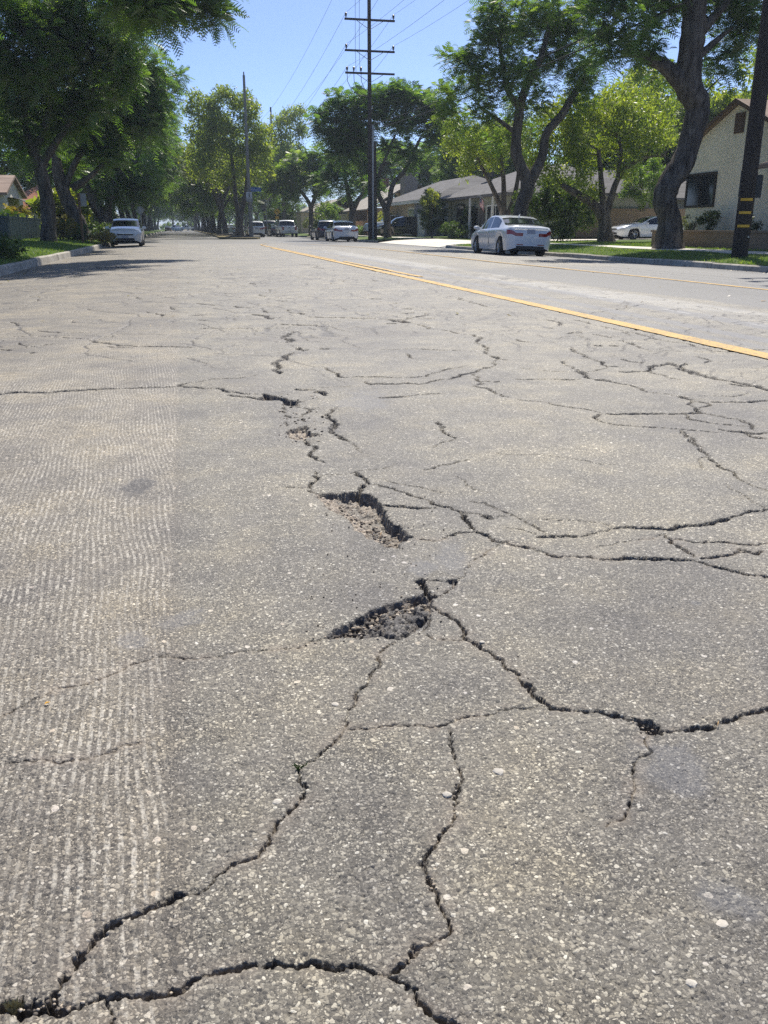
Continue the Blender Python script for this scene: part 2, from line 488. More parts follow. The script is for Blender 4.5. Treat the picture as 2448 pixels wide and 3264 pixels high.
HOLES = [  # crop, depth m, ramp width m, rubble m, outline
 ('C', .060, .010, .018, "410,745 470,750 560,752 650,738 710,732 725,750 770,755 810,780 840,810 850,840 870,880 900,920 930,945 970,970 1010,1000 1050,1030 1010,1050 960,1060 955,1095 910,1105 880,1095 840,1070 790,1050 750,1040 700,1000 660,960 630,910 570,885 500,850 450,800 420,765"),
 ('C', .036, .011, .019, "470,1685 520,1640 600,1590 680,1550 760,1510 830,1475 900,1460 960,1440 1010,1410 1060,1395 1110,1400 1150,1420 1165,1460 1170,1500 1160,1560 1120,1600 1080,1630 1040,1650 1000,1670 940,1695 880,1680 800,1680 720,1685 640,1680 540,1685 480,1690"),
 ('C', .04, .006, .006, "1065,1310 1110,1295 1140,1298 1130,1315 1125,1338 1145,1372 1160,1396 1190,1410 1195,1416 1140,1420 1108,1402 1105,1360 1085,1335"),
 ('C', .046, .012, .014, "30,140 75,125 65,110 120,115 180,130 240,150 300,152 350,162 300,168 325,185 260,190 230,185 200,180 190,150 120,155 40,148"),
 ('C', .038, .012, .020, "220,350 260,335 310,320 350,312 360,345 400,360 445,365 410,385 370,385 345,400 310,405 260,400 240,375"),
 ('B', .032, .006, .010, "1090,128 1140,125 1190,150 1215,176 1200,188 1150,186 1110,170 1095,150"),
 ('A', .020, .012, .012, "0,1335 60,1345 130,1335 200,1345 250,1350 330,1362 290,1392 230,1415 120,1412 0,1415"),
 ('C', .02, .006, .006, "1270,1306 1335,1308 1310,1335 1285,1330"),
 ('N', .05, .02, .008, "890,540 980,545 1040,565 990,560 930,553"),
]
def polar(px, py):
    """pixel -> (right, ahead) on the flat road in the heightfield's own frame"""
    v = gz(px, py); c, s = math.cos(PSI), math.sin(PSI)
    return (v.x * c - v.y * s, v.x * s + v.y * c)
def crop_pts(letter, txt):
    x0, y0, k = CROPS[letter]
    return [polar(x0 + float(a) * k, y0 + float(b) * k) for a, b in (q.split(',') for q in txt.split())]

def build_road():
    hs = [-8, -5, -3, -1.5, -.5, .1, .35, .5]
    h = .58
    while h < 27: hs.append(h); h += max(.0013, .00175 * h)
    while h < 420: hs.append(h); h *= 1.045
    hs = np.array(hs); nr = len(hs)
    t = np.concatenate([[-9, -6, -4, -2.6, -1.8, -1.3], np.linspace(-1.15, -.563, 200), np.linspace(-.56, .56, 860), np.linspace(.563, 1.15, 200), [1.3, 1.8, 2.6, 4, 6, 9]])
    nc = len(t)
    zc = np.maximum(hs, .5) * math.cos(P) + H * math.sin(P)
    Rr = t[None, :] * zc[:, None]; Rr = np.clip(Rr, -70, 70) + np.linspace(-1e-3, 1e-3, nc)[None, :]
    Hh = np.repeat(hs[:, None], nc, 1)
    c, s = math.cos(PSI), math.sin(PSI)
    X = Rr * c + Hh * s; Y = Hh * c - Rr * s
    Z = np.zeros_like(X)
    Z -= .05 * np.clip(X - 12, 0, 1.9) + .03 * np.clip(-1.9 - X, 0, 2.0)
    cut = np.zeros_like(X); tar_and_shade = np.zeros_like(X); dirt = np.zeros_like(X); sink = np.zeros_like(X); ravel = np.zeros_like(X)
    def window(r0, r1, h0, h1):
        a = np.searchsorted(hs, h0); b = np.searchsorted(hs, h1)
        if b <= a: a = max(0, a - 1); b = min(nr, a + 2)
        zmin, zmax = zc[a], zc[min(b, nr - 1)]
        lo = min(r0 / zmin, r0 / zmax); hi = max(r1 / zmin, r1 / zmax)
        i = np.searchsorted(t, lo); j = np.searchsorted(t, hi)
        return slice(a, b), slice(max(0, i - 1), min(nc, j + 1))
    rnd = random.Random(5)
    def jitter(pts, lv):
        for k in range(lv):
            out = [pts[0]]
            for p, q in zip(pts, pts[1:]):
                d = math.hypot(q[0] - p[0], q[1] - p[1]); m = .16 * d * rnd.uniform(-1, 1)
                nx, ny = -(q[1] - p[1]) / (d + 1e-9), (q[0] - p[0]) / (d + 1e-9)
                out += [((p[0] + q[0]) / 2 + nx * m, (p[1] + q[1]) / 2 + ny * m), q]
            pts = out
        return pts
    def crack(pts, wd, lip, depth=None, strength=1.0):
        tot = max(1e-6, sum(math.hypot(q[0] - p[0], q[1] - p[1]) for p, q in zip(pts, pts[1:])))
        acc = 0
        for (p, q) in zip(pts, pts[1:]):
            L = math.hypot(q[0] - p[0], q[1] - p[1])
            if L < 1e-6: continue
            acc += L; u = acc / tot; end = min(1, .35 + 4 * min(u, 1 - u))
            hm = .5 * (p[1] + q[1]); wl = wd * end * rnd.choice((.3, .55, .8, 1.0, 1.4)) 
            D = (depth or min(.032, 1.5 * wd + .008)) * rnd.uniform(.7, 1.15)
            rng = max(3 * wl, .02 + .014 * hm if lip else .012 + .003 * hm)
            sr, sc = window(min(p[0], q[0]) - rng, max(p[0], q[0]) + rng, min(p[1], q[1]) - rng, max(p[1], q[1]) + rng)
            x = Rr[sr, sc]; y = Hh[sr, sc]
            if x.size == 0: continue
            dx, dy = q[0] - p[0], q[1] - p[1]
            k = np.clip(((x - p[0]) * dx + (y - p[1]) * dy) / (L * L), 0, 1)
            ex = x - (p[0] + k * dx); ey = y - (p[1] + k * dy); d = np.hypot(ex, ey)
            jag = (vnoise(x / .005, y / .005, 3) - .5) * min(.009, 1.1 * wl) + (vnoise(x / .017, y / .017, 31) - .5) * min(.010, .9 * wl)
            dd = d + jag
            edge = max(.35 * wl, .0016)
            cz = D * np.clip((wl / 2 + edge / 2 - dd) / edge, 0, 1) * (.45 + .9 * vnoise(x / .011, y / .011, 19))
            cut[sr, sc] = np.maximum(cut[sr, sc], cz)
            tar_and_shade[sr, sc] = np.maximum(tar_and_shade[sr, sc], strength * np.clip((wl * .62 - dd) / (.3 * wl) + .4, 0, 1))  # dark tar colour, also painting the shade inside the crack
            ravel[sr, sc] = np.maximum(ravel[sr, sc], .0042 * strength * np.exp(-d / (.6 * wl + .004)) * (.3 + 1.2 * vnoise(x / .008, y / .008, 29)))
            if hm < 2.6: dirt[sr, sc] = np.maximum(dirt[sr, sc], .42 * np.exp(-d / .016) * np.clip((fbm(x / .05, y / .05, 27, 3) - .40) * 5, 0, 1))
            if lip:
                near = np.where(ey < 0, 1.0, 0.0)
                sink[sr, sc] = np.maximum(sink[sr, sc], near * lip * end * np.clip(1 - d / rng, 0, 1) ** 2)
    for ln in CR.strip().splitlines():
        f = ln.split(' ', 3); pts = crop_pts(f[0], f[3]); hm = sum(p[1] for p in pts) / len(pts)
        crack(jitter(pts, 3 if hm < 4 else 2), float(f[1]) / 1000 * float(np.interp(hm, [1, 2.5, 5, 12], [.52, .85, 1.75, 2.7])), float(f[2]) / 1000 * float(np.interp(hm, [2, 6, 15], [1.0, 1.5, 1.6])))
    # fine alligator network of the worn lane, fading in and out
    m = (Hh > .3) & (Hh < 24) & (X > -3.7) & (X < 6.6)
    xs, ys = X[m], Y[m]
    wx = xs + .25 * (fbm(xs * 2, ys * 2, 4) - .5) + .05 * (fbm(xs * 14, ys * 14, 6) - .5); wy = ys + .25 * (fbm(xs * 2 + 50, ys * 2, 5) - .5)
    zone = fbm(xs * .55 + 3, ys * .35, 21)
    f1, f2, _ = worley(wx * 1.5, wy * 1.15, 2); e1 = (f2 - f1) / 1.3 * .5
    f1, f2, _ = worley(wx * 4.2, wy * 3.4, 8); e2 = (f2 - f1) / 3.8 * .5
    brk = fbm(xs * 3, ys * 3, 33)
    far = np.maximum(np.clip((ys - 3.0) / 4.0, 0, 1), np.clip((np.abs(Rr / zc[:, None])[m] - .47) / .06, 0, 1)) * (np.abs(Rr / zc[:, None])[m] < 1.1)
    k1 = np.clip((zone - .36) * 8, 0, 1) * np.clip((brk - .34) * 12, 0, 1) * far
    k2 = np.clip((zone - .45) * 9, 0, 1) * np.clip((brk - .43) * 14, 0, 1) * far * np.clip((xs + .5) / 1.5, 0, 1)
    w1 = .0018 + .0019 * ys; w2 = .0013 + .0013 * ys
    a1 = np.clip((w1 * .9 - e1) / (w1 * .5), 0, 1) * (k1 > .15) * k1; a2 = np.clip((w2 - e2) / (w2 * .5), 0, 1) * (k2 > .15) * k2
    al = np.maximum(a1, a2)
    cut[m] = np.maximum(cut[m], .008 * al); tar_and_shade[m] = np.maximum(tar_and_shade[m], .95 * al)  # hairline cracks: shallow cut, their shade mostly put into the colour
    # potholes
    for letter, D, rampw, rub, txt in HOLES:
        pl = jitter((lambda q: q + q[:1])(crop_pts(letter, txt)), 1 if letter != 'N' else 0)
        ax = [p[0] for p in pl]; ay = [p[1] for p in pl]
        sr, sc = window(min(ax) - .03, max(ax) + .03, min(ay) - .03, max(ay) + .03)
        x = Rr[sr, sc]; y = Hh[sr, sc]; best = np.full(x.shape, 9.); ins = np.zeros(x.shape, bool)
        for p, q in zip(pl, pl[1:]):
            dx, dy = q[0] - p[0], q[1] - p[1]; L2 = dx * dx + dy * dy + 1e-12
            k = np.clip(((x - p[0]) * dx + (y - p[1]) * dy) / L2, 0, 1)
            best = np.minimum(best, np.hypot(x - p[0] - k * dx, y - p[1] - k * dy))
            ins ^= ((p[1] > y) != (q[1] > y)) & (x < dx * (y - p[1]) / (dy if abs(dy) > 1e-9 else 1e-9) + p[0])
        sdv = np.where(ins, best, -best) + (vnoise(x / .009, y / .009, 7) - .5) * .010 + (vnoise(x / .028, y / .028, 17) - .5) * .012
        g = np.clip(sdv / rampw, 0, 1); g = g * g * (3 - 2 * g)
        f1, f2, idc = worley(x / .022, y / .022, 3); g1, g2, id2 = worley(x / .009, y / .009, 4)
        lump = (idc * np.clip(1 - f1 * f1 * 1.6, 0, 1)) * rub + (id2 * np.clip(1 - g1 * g1 * 1.5, 0, 1)) * rub * .45 + (fbm(x / .05, y / .05, 9) - .4) * rub
        fd = D; clump = 0
        if letter == 'C' and D == .060:      # shallow worn side on the left, deep broken side on the right
            u = (x - min(ax)) / (max(ax) - min(ax)) ; v = (y - min(ay)) / (max(ay) - min(ay))
            s2 = np.clip((u + v * .62 - .60) / .32, 0, 1); fd = .018 + .036 * s2
        if letter == 'C' and D == .036:      # a tarry clump of broken asphalt lies in the middle
            q = crop_pts('C', '945,1590 1080,1520')
            for (qx, qy), rr, hh in ((q[0], .055, .026), (q[1], .040, .018)):
                clump = np.maximum(clump, np.clip(1.6 - 1.6 * ((x - qx) ** 2 + ((y - qy) * .75) ** 2) / rr ** 2, 0, 1))
                lump = lump + hh * np.clip(1 - ((x - qx) ** 2 + ((y - qy) * .75) ** 2) / rr ** 2, 0, 1) ** .7 * (.35 + 1.2 * vnoise(x / .010, y / .010, 8))
        z = g * np.maximum(fd - lump * g, .002)
        cut[sr, sc] = np.maximum(cut[sr, sc], z)
        tar_and_shade[sr, sc] = np.maximum(tar_and_shade[sr, sc], np.clip(sdv / .006 + .3, 0, 1) * (.92 if D not in (.060, .038) else .55))
        if D == .060:
            dirt[sr, sc] = np.maximum(dirt[sr, sc], np.clip(sdv / .01, 0, 1) * np.clip(1.3 - .75 * s2 + .5 * (fbm(x / .06, y / .06, 2) - .5) * 2, 0, 1) * np.clip((idc - .2) * 3, .25, 1))
        else:
            dirt[sr, sc] = np.maximum(dirt[sr, sc], np.clip(sdv / .01, 0, 1) * np.clip((fbm(x / .04, y / .04, 12) - (.46 if D != .038 else .22)) * 5, 0, .55 if D != .038 else .9) * (1 - clump))
        ravel[sr, sc] = np.maximum(ravel[sr, sc], .006 * np.exp(-np.abs(sdv) / .012) * vnoise(x / .01, y / .01, 23))
    Z -= cut + sink + ravel
    # gentle unevenness of the old surface and the pushed hump beside the upper hole
    nf = Hh < 27
    Z[nf] += .006 * (fbm(X[nf] * .8, Y[nf] * .8, 41, 3) - .5) + .0014 * (fbm(X[nf] * 6, Y[nf] * 6, 42, 3) - .5)
    fine = Hh < 5
    xf, yf = X[fine], Y[fine]
    f1, f2, idc = worley(xf / .0085, yf / .0085, 51)
    st = np.clip(1 - f1 * f1 * 2.2, 0, 1)
    Z[fine] += (.0011 * st * (idc > .45) - .0010 * (idc < .12)) * np.clip((5 - Hh[fine]) / 3, 0, 1)
    # ------ surface zones stored per vertex
    old = 1 - np.clip((X - (6.75 + .35 * np.sin(Y * .21) + .5 * (fbm(Y * .3, Y * .3 + 9, 3) - .5))) / .12, 0, 1)
    old = np.maximum(old, np.clip((Y - 19 - 3 * fbm(X * .4, Y * .1, 6)) / 1.5, 0, 1) * (X < 11.2) * (Y < 48) * (X > 4.4))
    new = (1 - old)
    new = np.maximum(new, np.clip((Y - 55) / 3, 0, 1) * .7)
    stripe = np.zeros_like(X)
    for x0, hw, a in ((5.05, .13, 1.0), (5.75, .17, 1.0), (4.72, .10, .8)):
        dx = np.abs(X - x0 - .03 * np.sin(Y * .6)); stripe = np.maximum(stripe, a * np.clip((hw - dx) / .04, 0, 1) * (Y < 40))
    ghost = np.clip((.05 - np.abs(X - 5.75)) / .02, 0, 1) * np.clip((np.sin(Y * 2 * math.pi / 2.3 + 2 * np.sin(Y * .7)) + .1) * 2, 0, 1) * np.clip((fbm(X * 16, Y * 4, 3) - .45) * 7, 0, 1) * (Y < 26)
    ghost = np.maximum(ghost, .8 * np.clip((.5 - np.abs(X - 6.25)) / .2, 0, 1) * np.clip((fbm(X * 2, Y * .5, 71) - .35) * 4, 0, 1) * (Y < 40))
    # milled (grooved) strip left of the cracks
    xe = -.097 + .006 * Y                      # right edge of the strip runs straight up the street
    mill = np.clip((xe - X + .03 * (fbm(X * 30, Y * 6, 3) - .5)) / .012, 0, 1) * np.clip((X + 2.1 - .1 * Y) / .3, 0, 1)
    mill *= np.clip((11 - Y) / 6.5, 0, 1) * np.clip(.5 + 1.2 * fbm(X * 1.3 + 4, Y * .9, 61, 3) , 0, 1)
    patch = np.zeros_like(X)
    for letter, a, b, rx, ry in (('C', 1290, 1170, .075, .16), ('C', 740, 160, .15, .35), ('C', 640, 175, .18, .12), ('E', 885, 705, .055, .13), ('C', 1130, 1230, .06, .07), ('E', 860, 1690, .05, .05),
                                 ('E', 1150, 1560, .06, .08), ('B', 1250, 330, .09, .10), ('B', 1480, 900, .07, .05), ('D', 1255, 1088, .02, .02)):
        qx, qy = crop_pts(letter, f'{a},{b}')[0]
        sr, sc = window(qx - 2 * rx, qx + 2 * rx, qy - 2 * ry, qy + 2 * ry)
        x = Rr[sr, sc]; y = Hh[sr, sc]
        e = 1 - np.hypot((x - qx) / rx, (y - qy) / ry) + 1.2 * (fbm(x / .05, y / .05, 14) - .5)
        patch[sr, sc] = np.maximum(patch[sr, sc], np.clip(e * 2.2, 0, 1) * .5)
        if (letter, a) == ('E', 885): tar_and_shade[sr, sc] = np.maximum(tar_and_shade[sr, sc], .9 * np.clip(e * 2.6, 0, 1))
    band = np.clip(1 - np.abs(Y - 7.9 - .5 * (fbm(X, X * 0, 3) - .5)) / .35, 0, 1) * np.clip((X - .2) / .5, 0, 1) * np.clip((2.6 - X) / .6, 0, 1)
    hump = np.zeros_like(X)
    qx, qy = crop_pts('C', '-80,60')[0]
    hump = np.clip(1 - np.hypot((Rr - qx) / .42, (Hh - qy) / .40), 0, 1)
    Z += .018 * hump * hump * (3 - 2 * hump)
    lane = np.clip((X + .08 + .05 * (fbm(X * 8, Y * 2, 13) - .5)) / .04, 0, 1)          # seam between the two pours
    A_ = np.stack([new, mill, np.maximum(patch, .85 * stripe), tar_and_shade], -1).reshape(-1, 4)
    B_ = np.stack([dirt, ghost, np.maximum(band, .8 * hump), lane], -1).reshape(-1, 4)
    V = np.stack([X, Y, Z], -1).reshape(-1, 3)
    i = np.arange(nr - 1)[:, None] * nc + np.arange(nc - 1)[None, :]
    Q = np.stack([i, i + 1, i + nc + 1, i + nc], -1).reshape(-1, 4)
    # ---------------- material
    k = NT('old_asphalt'); p = k.pos()
    a = k.n('Attribute', attribute_name='zoneA'); b = k.n('Attribute', attribute_name='zoneB')
    sa = k.n('SeparateColor', {0: a.outputs['Color']}); sb = k.n('SeparateColor', {0: b.outputs['Color']})
    new_, mill_, patch_, tar_and_shade_ = sa.outputs[0], sa.outputs[1], sa.outputs[2], a.outputs['Alpha']
    dirt_, ghost_, band_, lane_ = sb.outputs[0], sb.outputs[1], sb.outputs[2], b.outputs['Alpha']
    warp = k.n('VectorMath', {0: p, 1: k.n('VectorMath', {0: k.noise(p, 60, 2, out=1), 1: (.012, .012, .0)}, operation='MULTIPLY').outputs[0]}, operation='ADD').outputs[0]
    v1 = k.vor(warp, 150); v2 = k.vor(warp, 320); v3 = k.vor(warp, 52)
    r1 = k.n('SeparateColor', {0: v1.outputs['Color']}); r2 = k.n('SeparateColor', {0: v2.outputs['Color']}); r3 = k.n('SeparateColor', {0: v3.outputs['Color']})
    big = k.noise(p, .9, 4, .6); mid = k.noise(p, 5.5, 5, .65); grit = k.noise(p, 420, 3, .7)
    matrix = k.ramp(k.math('ADD', k.math('MULTIPLY', mid, .6), k.math('MULTIPLY', grit, .4)), [(.33, (.026, .023, .019)), (.5, (.098, .088, .071)), (.68, (.205, .186, .150))])
    stone = k.ramp(r1.outputs[0], [(0, (.035, .032, .028)), (.22, (.105, .094, .077)), (.5, (.195, .177, .143)), (.78, (.315, .287, .230)), (.94, (.44, .405, .33)), (1, (.60, .57, .49))])
    s1 = k.math('LESS_THAN', v1.outputs['Distance'], k.math('MULTIPLY_ADD', r1.outputs[1], .40, .24))
    stone2 = k.ramp(r2.outputs[0], [(0, (.045, .041, .034)), (.5, (.18, .163, .132)), (.85, (.31, .28, .228)), (1, (.47, .44, .37))])
    s2_ = k.math('LESS_THAN', v2.outputs['Distance'], k.math('MULTIPLY_ADD', r2.outputs[1], .40, .24))
    col = k.mix(s2_, matrix, stone2); col = k.mix(s1, col, stone)
    big_st = k.math('MULTIPLY', k.math('LESS_THAN', v3.outputs['Distance'], .34), k.math('GREATER_THAN', r3.outputs[0], .985))
    col = k.mix(big_st, col, k.ramp(r3.outputs[1], [(0, (.42, .36, .28)), (1, (.62, .58, .52))]))
    # worn paler / darker areas and the brownish seam side
    col = k.mix(1.0, col, k.ramp(big, [(.3, (.68, .68, .72)), (.5, (1, 1, .98)), (.70, (1.32, 1.285, 1.17))]), 'MULTIPLY')
    col = k.mix(1.0, col, k.ramp(k.noise(p, 3.1, 4, .6), [(.34, (.76, .76, .80)), (.5, (1, 1, 1)), (.66, (1.14, 1.11, 1.03))]), 'MULTIPLY')
    col = k.mix(1.0, col, k.mix(lane_, (.93, .90, .88, 1), (1.0, 1.0, 1.0, 1)), 'MULTIPLY')
    # milled grooves: short pale scrapes lined up with the traffic
    sx = k.n('SeparateXYZ', {0: p}); gm = k.noise(p, 1.7, 3, .6); wob = k.noise(k.pos((2.2, .9, 1)), 1, 2, .5)
    ph = k.math('MULTIPLY_ADD', sx.outputs[0], 355.0, k.math('MULTIPLY_ADD', wob, 44.0, k.math('MULTIPLY', sx.outputs[1], 22.0)))
    ridge = k.ramp(k.math('MULTIPLY_ADD', k.math('SINE', ph), .5, .5), [(.42, 0.), (.78, 1.)])
    dash = k.ramp(k.noise(k.pos((60, 21, 1)), 1, 3, .6, Distortion=.5), [(.42, .06), (.56, 1.)])
    gs = k.math('MULTIPLY', k.math('MULTIPLY', ridge, dash), k.ramp(k.noise(k.pos((7, 2.2, 1)), 1, 3, .5), [(.34, .25), (.55, 1.)]))
    gs = k.math('MULTIPLY', k.math('MULTIPLY', gs, mill_), k.ramp(gm, [(.28, .45), (.50, 1.0)]))
    gs = k.math('MULTIPLY', gs, k.ramp(k.math('ADD', k.math('MULTIPLY', grit, .6), k.math('MULTIPLY', r1.outputs[2], .4)), [(.36, .06), (.57, .85)]))
    col = k.mix(1.0, col, k.mix(mill_, (1, 1, 1, 1), (1.13, 1.125, 1.11, 1)), 'MULTIPLY'); col = k.mix(gs, col, (.52, .48, .40))
    # sealed / tarred spots, stripes where paint was ground off
    col = k.mix(k.math('MULTIPLY', patch_, .8), col, k.mix(grit, (.085, .088, .10, 1), (.17, .172, .185, 1)))
    col = k.mix(k.math('MULTIPLY', band_, .45), col, (.10, .085, .072))
    col = k.mix(k.math('MULTIPLY', ghost_, .28), col, (.55, .55, .53))
    # newer darker lane
    nn = k.mix(k.noise(p, 300, 3, .7), (.058, .057, .056, 1), (.138, .134, .128, 1))
    nn = k.mix(1.0, nn, k.ramp(k.noise(k.pos((.9, .08, 1)), 1, 3, .5), [(.3, (.80, .80, .80)), (.7, (1.2, 1.19, 1.16))]), 'MULTIPLY')
    col = k.mix(new_, col, nn)
    # tarry inside of broken asphalt plus painted crack shade, then tan base and dirt
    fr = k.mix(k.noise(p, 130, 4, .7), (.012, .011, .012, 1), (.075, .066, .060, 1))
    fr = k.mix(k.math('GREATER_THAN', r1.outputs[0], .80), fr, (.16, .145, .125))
    col = k.mix(tar_and_shade_, col, fr)
    dc = k.ramp(k.noise(p, 90, 4, .7), [(.3, (.12, .09, .07)), (.5, (.31, .25, .185)), (.7, (.52, .45, .36))])
    col = k.mix(dirt_, col, dc)
    hgt = k.math('ADD', k.math('MULTIPLY', k.math('SUBTRACT', 1.0, v1.outputs['Distance'], clamp=True), .6), k.math('MULTIPLY', k.noise(p, 230, 4, .75), .7))
    bs = k.surf(Base_Color=col, Roughness=k.math('MULTIPLY_ADD', new_, -.02, .60), Specular_IOR_Level=.65)
    k.set(bs.inputs['Normal'], k.bump(hgt, .8, .005))
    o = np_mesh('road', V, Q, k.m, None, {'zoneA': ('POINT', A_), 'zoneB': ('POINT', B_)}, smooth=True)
    tag(o, kind='structure')
    return o
build_road()

# ------------------------------------------------------------------ painted lines, 4 mm sheets
k = NT('yellow_road_paint'); p = k.pos()
wear = k.math('ADD', k.math('MULTIPLY', k.noise(p, 38, 5, .75), .72), k.math('MULTIPLY', k.noise(p, 2.2, 3, .6), .28)); fad = k.noise(p, 3, 3, .6)
yc = k.mix(fad, (.56, .35, .10, 1), (.64, .44, .18, 1))
yc = k.mix(k.ramp(wear, [(.49, 0.), (.62, .95)]), yc, (.17, .155, .13))
b_ = k.surf(Base_Color=yc, Roughness=.7, Specular_IOR_Level=.3); k.set(b_.inputs['Normal'], k.bump(k.noise(p, 220, 3, .7), .3, .003))
YP = k.m
def paint(pts, wd, name='road_marking', z=.006, rag=.012, gaps=()):
    """painted stripe along ground points (x, y)"""
    P2 = []
    for p, q in zip(pts, pts[1:]):
        L = math.hypot(q[0] - p[0], q[1] - p[1]); n = max(1, int(L / (.12 if max(p[1], q[1]) < 22 else .8)))
        P2 += [(p[0] + (q[0] - p[0]) * i / n, p[1] + (q[1] - p[1]) * i / n) for i in range(n)]
    P2.append(pts[-1]); rr = random.Random(3); vs = []; fs = []
    for i, p in enumerate(P2):
        a = P2[max(i - 1, 0)]; b = P2[min(i + 1, len(P2) - 1)]; L = math.hypot(b[0] - a[0], b[1] - a[1]); nx, ny = -(b[1] - a[1]) / L, (b[0] - a[0]) / L
        for sgn in (1, -1):
            wv = wd / 2 + rr.uniform(-rag, rag * .4); x = p[0] + nx * wv * sgn; y = p[1] + ny * wv * sgn
            vs.append((x, y, roadz(x) + z + .006 * (y > 20)))
        if i and not any(g0 < p[1] < g1 for g0, g1 in gaps): fs.append((2 * i - 2, 2 * i - 1, 2 * i + 1, 2 * i))
    return tag(new_mesh(name, vs, fs, YP), kind='structure')
yl = [gz(x, y) for x, y in ((2700, 1222), (2448, 1153), (2100, 1062), (1850, 1002), (1640, 951), (1400, 899), (1200, 860), (1080, 833), (940, 804), (870, 790))]
yl = [(v.x, v.y) for v in yl]
paint([(4.42, -7.5), (4.42, 2.0)] + [(4.42 + .15 * (a - 4.42), b) for a, b in yl], .20)
# ================================================================== GROUND, KERBS, LAWNS, PATHS
def grass_mat(name, a, b, c):
    k = NT(name); p = k.pos()
    f = k.math('ADD', k.math('MULTIPLY', k.noise(p, .8, 5, .6), .55), k.math('MULTIPLY', k.noise(p, 14, 4, .7), .45))
    col = k.ramp(f, [(.36, a), (.52, b), (.66, c)])
    b_ = k.surf(Base_Color=col, Roughness=.85, Specular_IOR_Level=.2)
    k.set(b_.inputs['Normal'], k.bump(k.noise(p, 45, 4, .8), .9, .05)); return k.m
M_GRASS = grass_mat('lawn_green', (.045, .085, .016), (.095, .15, .028), (.20, .21, .06))
M_DRY = grass_mat('dry_verge', (.10, .08, .045), (.18, .15, .07), (.24, .21, .10))
M_SOIL = mat('garden_soil', (.10, .075, .05), .95, .4, 2, .5, 12)
M_CONC = mat('concrete', (.46, .43, .37), .8, .22, 1.3, .25, 60)
M_WALK = mat('pale_concrete', (.62, .58, .50), .8, .12, 1.0, .2, 60)
tag(np_mesh('ground', np.array([[-900, -40, -.6], [900, -40, -.6], [900, 1250, -.6], [-900, 1250, -.6]], float), np.array([[0, 1, 2, 3]]), M_DRY), kind='structure')

def strip(name, xs, zf, y0, y1, m, dy=1.0, wob=0.0, holes=(), sk=0.25):
    """a raised sheet between x stations with a skirt down at its street edge"""
    ys = np.arange(y0, y1 + dy * .5, dy); V = []; Fq = []; nx = len(xs) + 1
    for iy, y in enumerate(ys):
        for ix, x in enumerate([xs[0]] + list(xs)):
            z = zf(x) + wob * (vnoise(np.array([x * .9]), np.array([y * .6]), 3)[0] - .5) * (0 if ix < 2 else 1)
            V.append((x, y, z - sk if ix == 0 else z))
    for iy in range(len(ys) - 1):
        for ix in range(nx - 1):
            xm = .5 * (V[ix][0] + V[ix + 1][0]); ym = ys[iy] + dy / 2
            if any(a < xm < b and c < ym < d for a, b, c, d in holes): continue
            a = iy * nx + ix; Fq.append((a, a + 1, a + nx + 1, a + nx) if xs[-1] > xs[0] else (a, a + nx, a + nx + 1, a + 1))
    return tag(new_mesh(name, V, Fq, m, None, False), kind='structure')

def kerb(name, x, sgn, y0, y1, ztop, zbot, seed, piece=2.4, gaps=()):
    """kerb cast in pieces: street face battered, top 15 cm, joints between pieces"""
    rr = random.Random(seed); mb = MB(); y = y0
    while y < y1:
        L = min(piece * rr.uniform(.8, 1.25), y1 - y); a, b = y, y + L - .018; y += L
        if any(g0 < (a + b) / 2 < g1 for g0, g1 in gaps): continue
        t = rr.uniform(-.012, .012); d = rr.uniform(-.012, .012)
        prof = [(x + d, zbot - .1), (x + d + .035 * sgn, ztop - .025 + t), (x + d + .06 * sgn, ztop + t), (x + .17 * sgn, ztop + t + .004), (x + .17 * sgn, zbot - .1)]
        mb.prism([(p[0], p[1]) for p in prof], 'y', a, b)
    return tag(mb.build(name, M_KERB), kind='structure')
k = NT('kerb_concrete'); p = k.pos(); f = k.noise(p, 1.1, 6, .7)
b_ = k.surf(Base_Color=k.mix(k.ramp(k.noise(p, 7, 5, .7), [(.5, 0.), (.7, 1.)]), k.ramp(f, [(.35, (.30, .275, .23)), (.62, (.50, .465, .395))]), (.20, .185, .16)), Roughness=.85, Specular_IOR_Level=.3)
k.set(b_.inputs['Normal'], k.bump(k.noise(p, 70, 5, .7), .4, .01)); M_KERB = k.m

kerb('kerb', -3.86, -1, 9, 230, .14, -.06, 1, gaps=((72.5, 79),))
kerb('kerb', 13.95, 1, 9, 46.5, .05, -.1, 2)
kerb('kerb', 13.95, 1, 64, 230, .05, -.1, 3)
strip('lawn', [-4.02, -4.5, -5.2, -6.2, -7, -8, -10, -14, -20, -40, -90], lawnz, 6, 74, M_GRASS, 1.0, .10)
strip('lawn', [-4.02, -4.5, -5.2, -6.2, -7, -8, -10, -14, -20, -40, -90], lawnz, 78, 330, M_GRASS, 4.0, .15)
DRV = [(14.1, 60, 46, 53)]
strip('lawn', [14.11, 14.6, 15.3, 16.2, 17.0], lawnz, 6, 46, M_GRASS, 1.0, .08)
strip('lawn', [14.11, 14.6, 15.3, 16.2, 17.0], lawnz, 64, 230, M_GRASS, 1.0, .08)
strip('sidewalk', [17.0, 18.4], lambda x: lawnz(x) + .01, 6, 46, M_WALK, 1.5)
strip('sidewalk', [17.0, 18.4], lambda x: lawnz(x) + .01, 64, 230, M_WALK, 1.5)
strip('lawn', [18.4, 20, 22, 26, 34, 60, 110], lawnz, 6, 46, M_GRASS, 1.0, .08)
strip('lawn', [18.4, 20, 22, 26, 34, 60, 110], lawnz, 53, 330, M_GRASS, 3.0, .10)
strip('driveway', [14.0, 15.2, 17.0, 18.4, 22, 60], lambda x: lawnz(x) - .03 if x > 15 else -.07, 46, 53, M_WALK, 3.5)
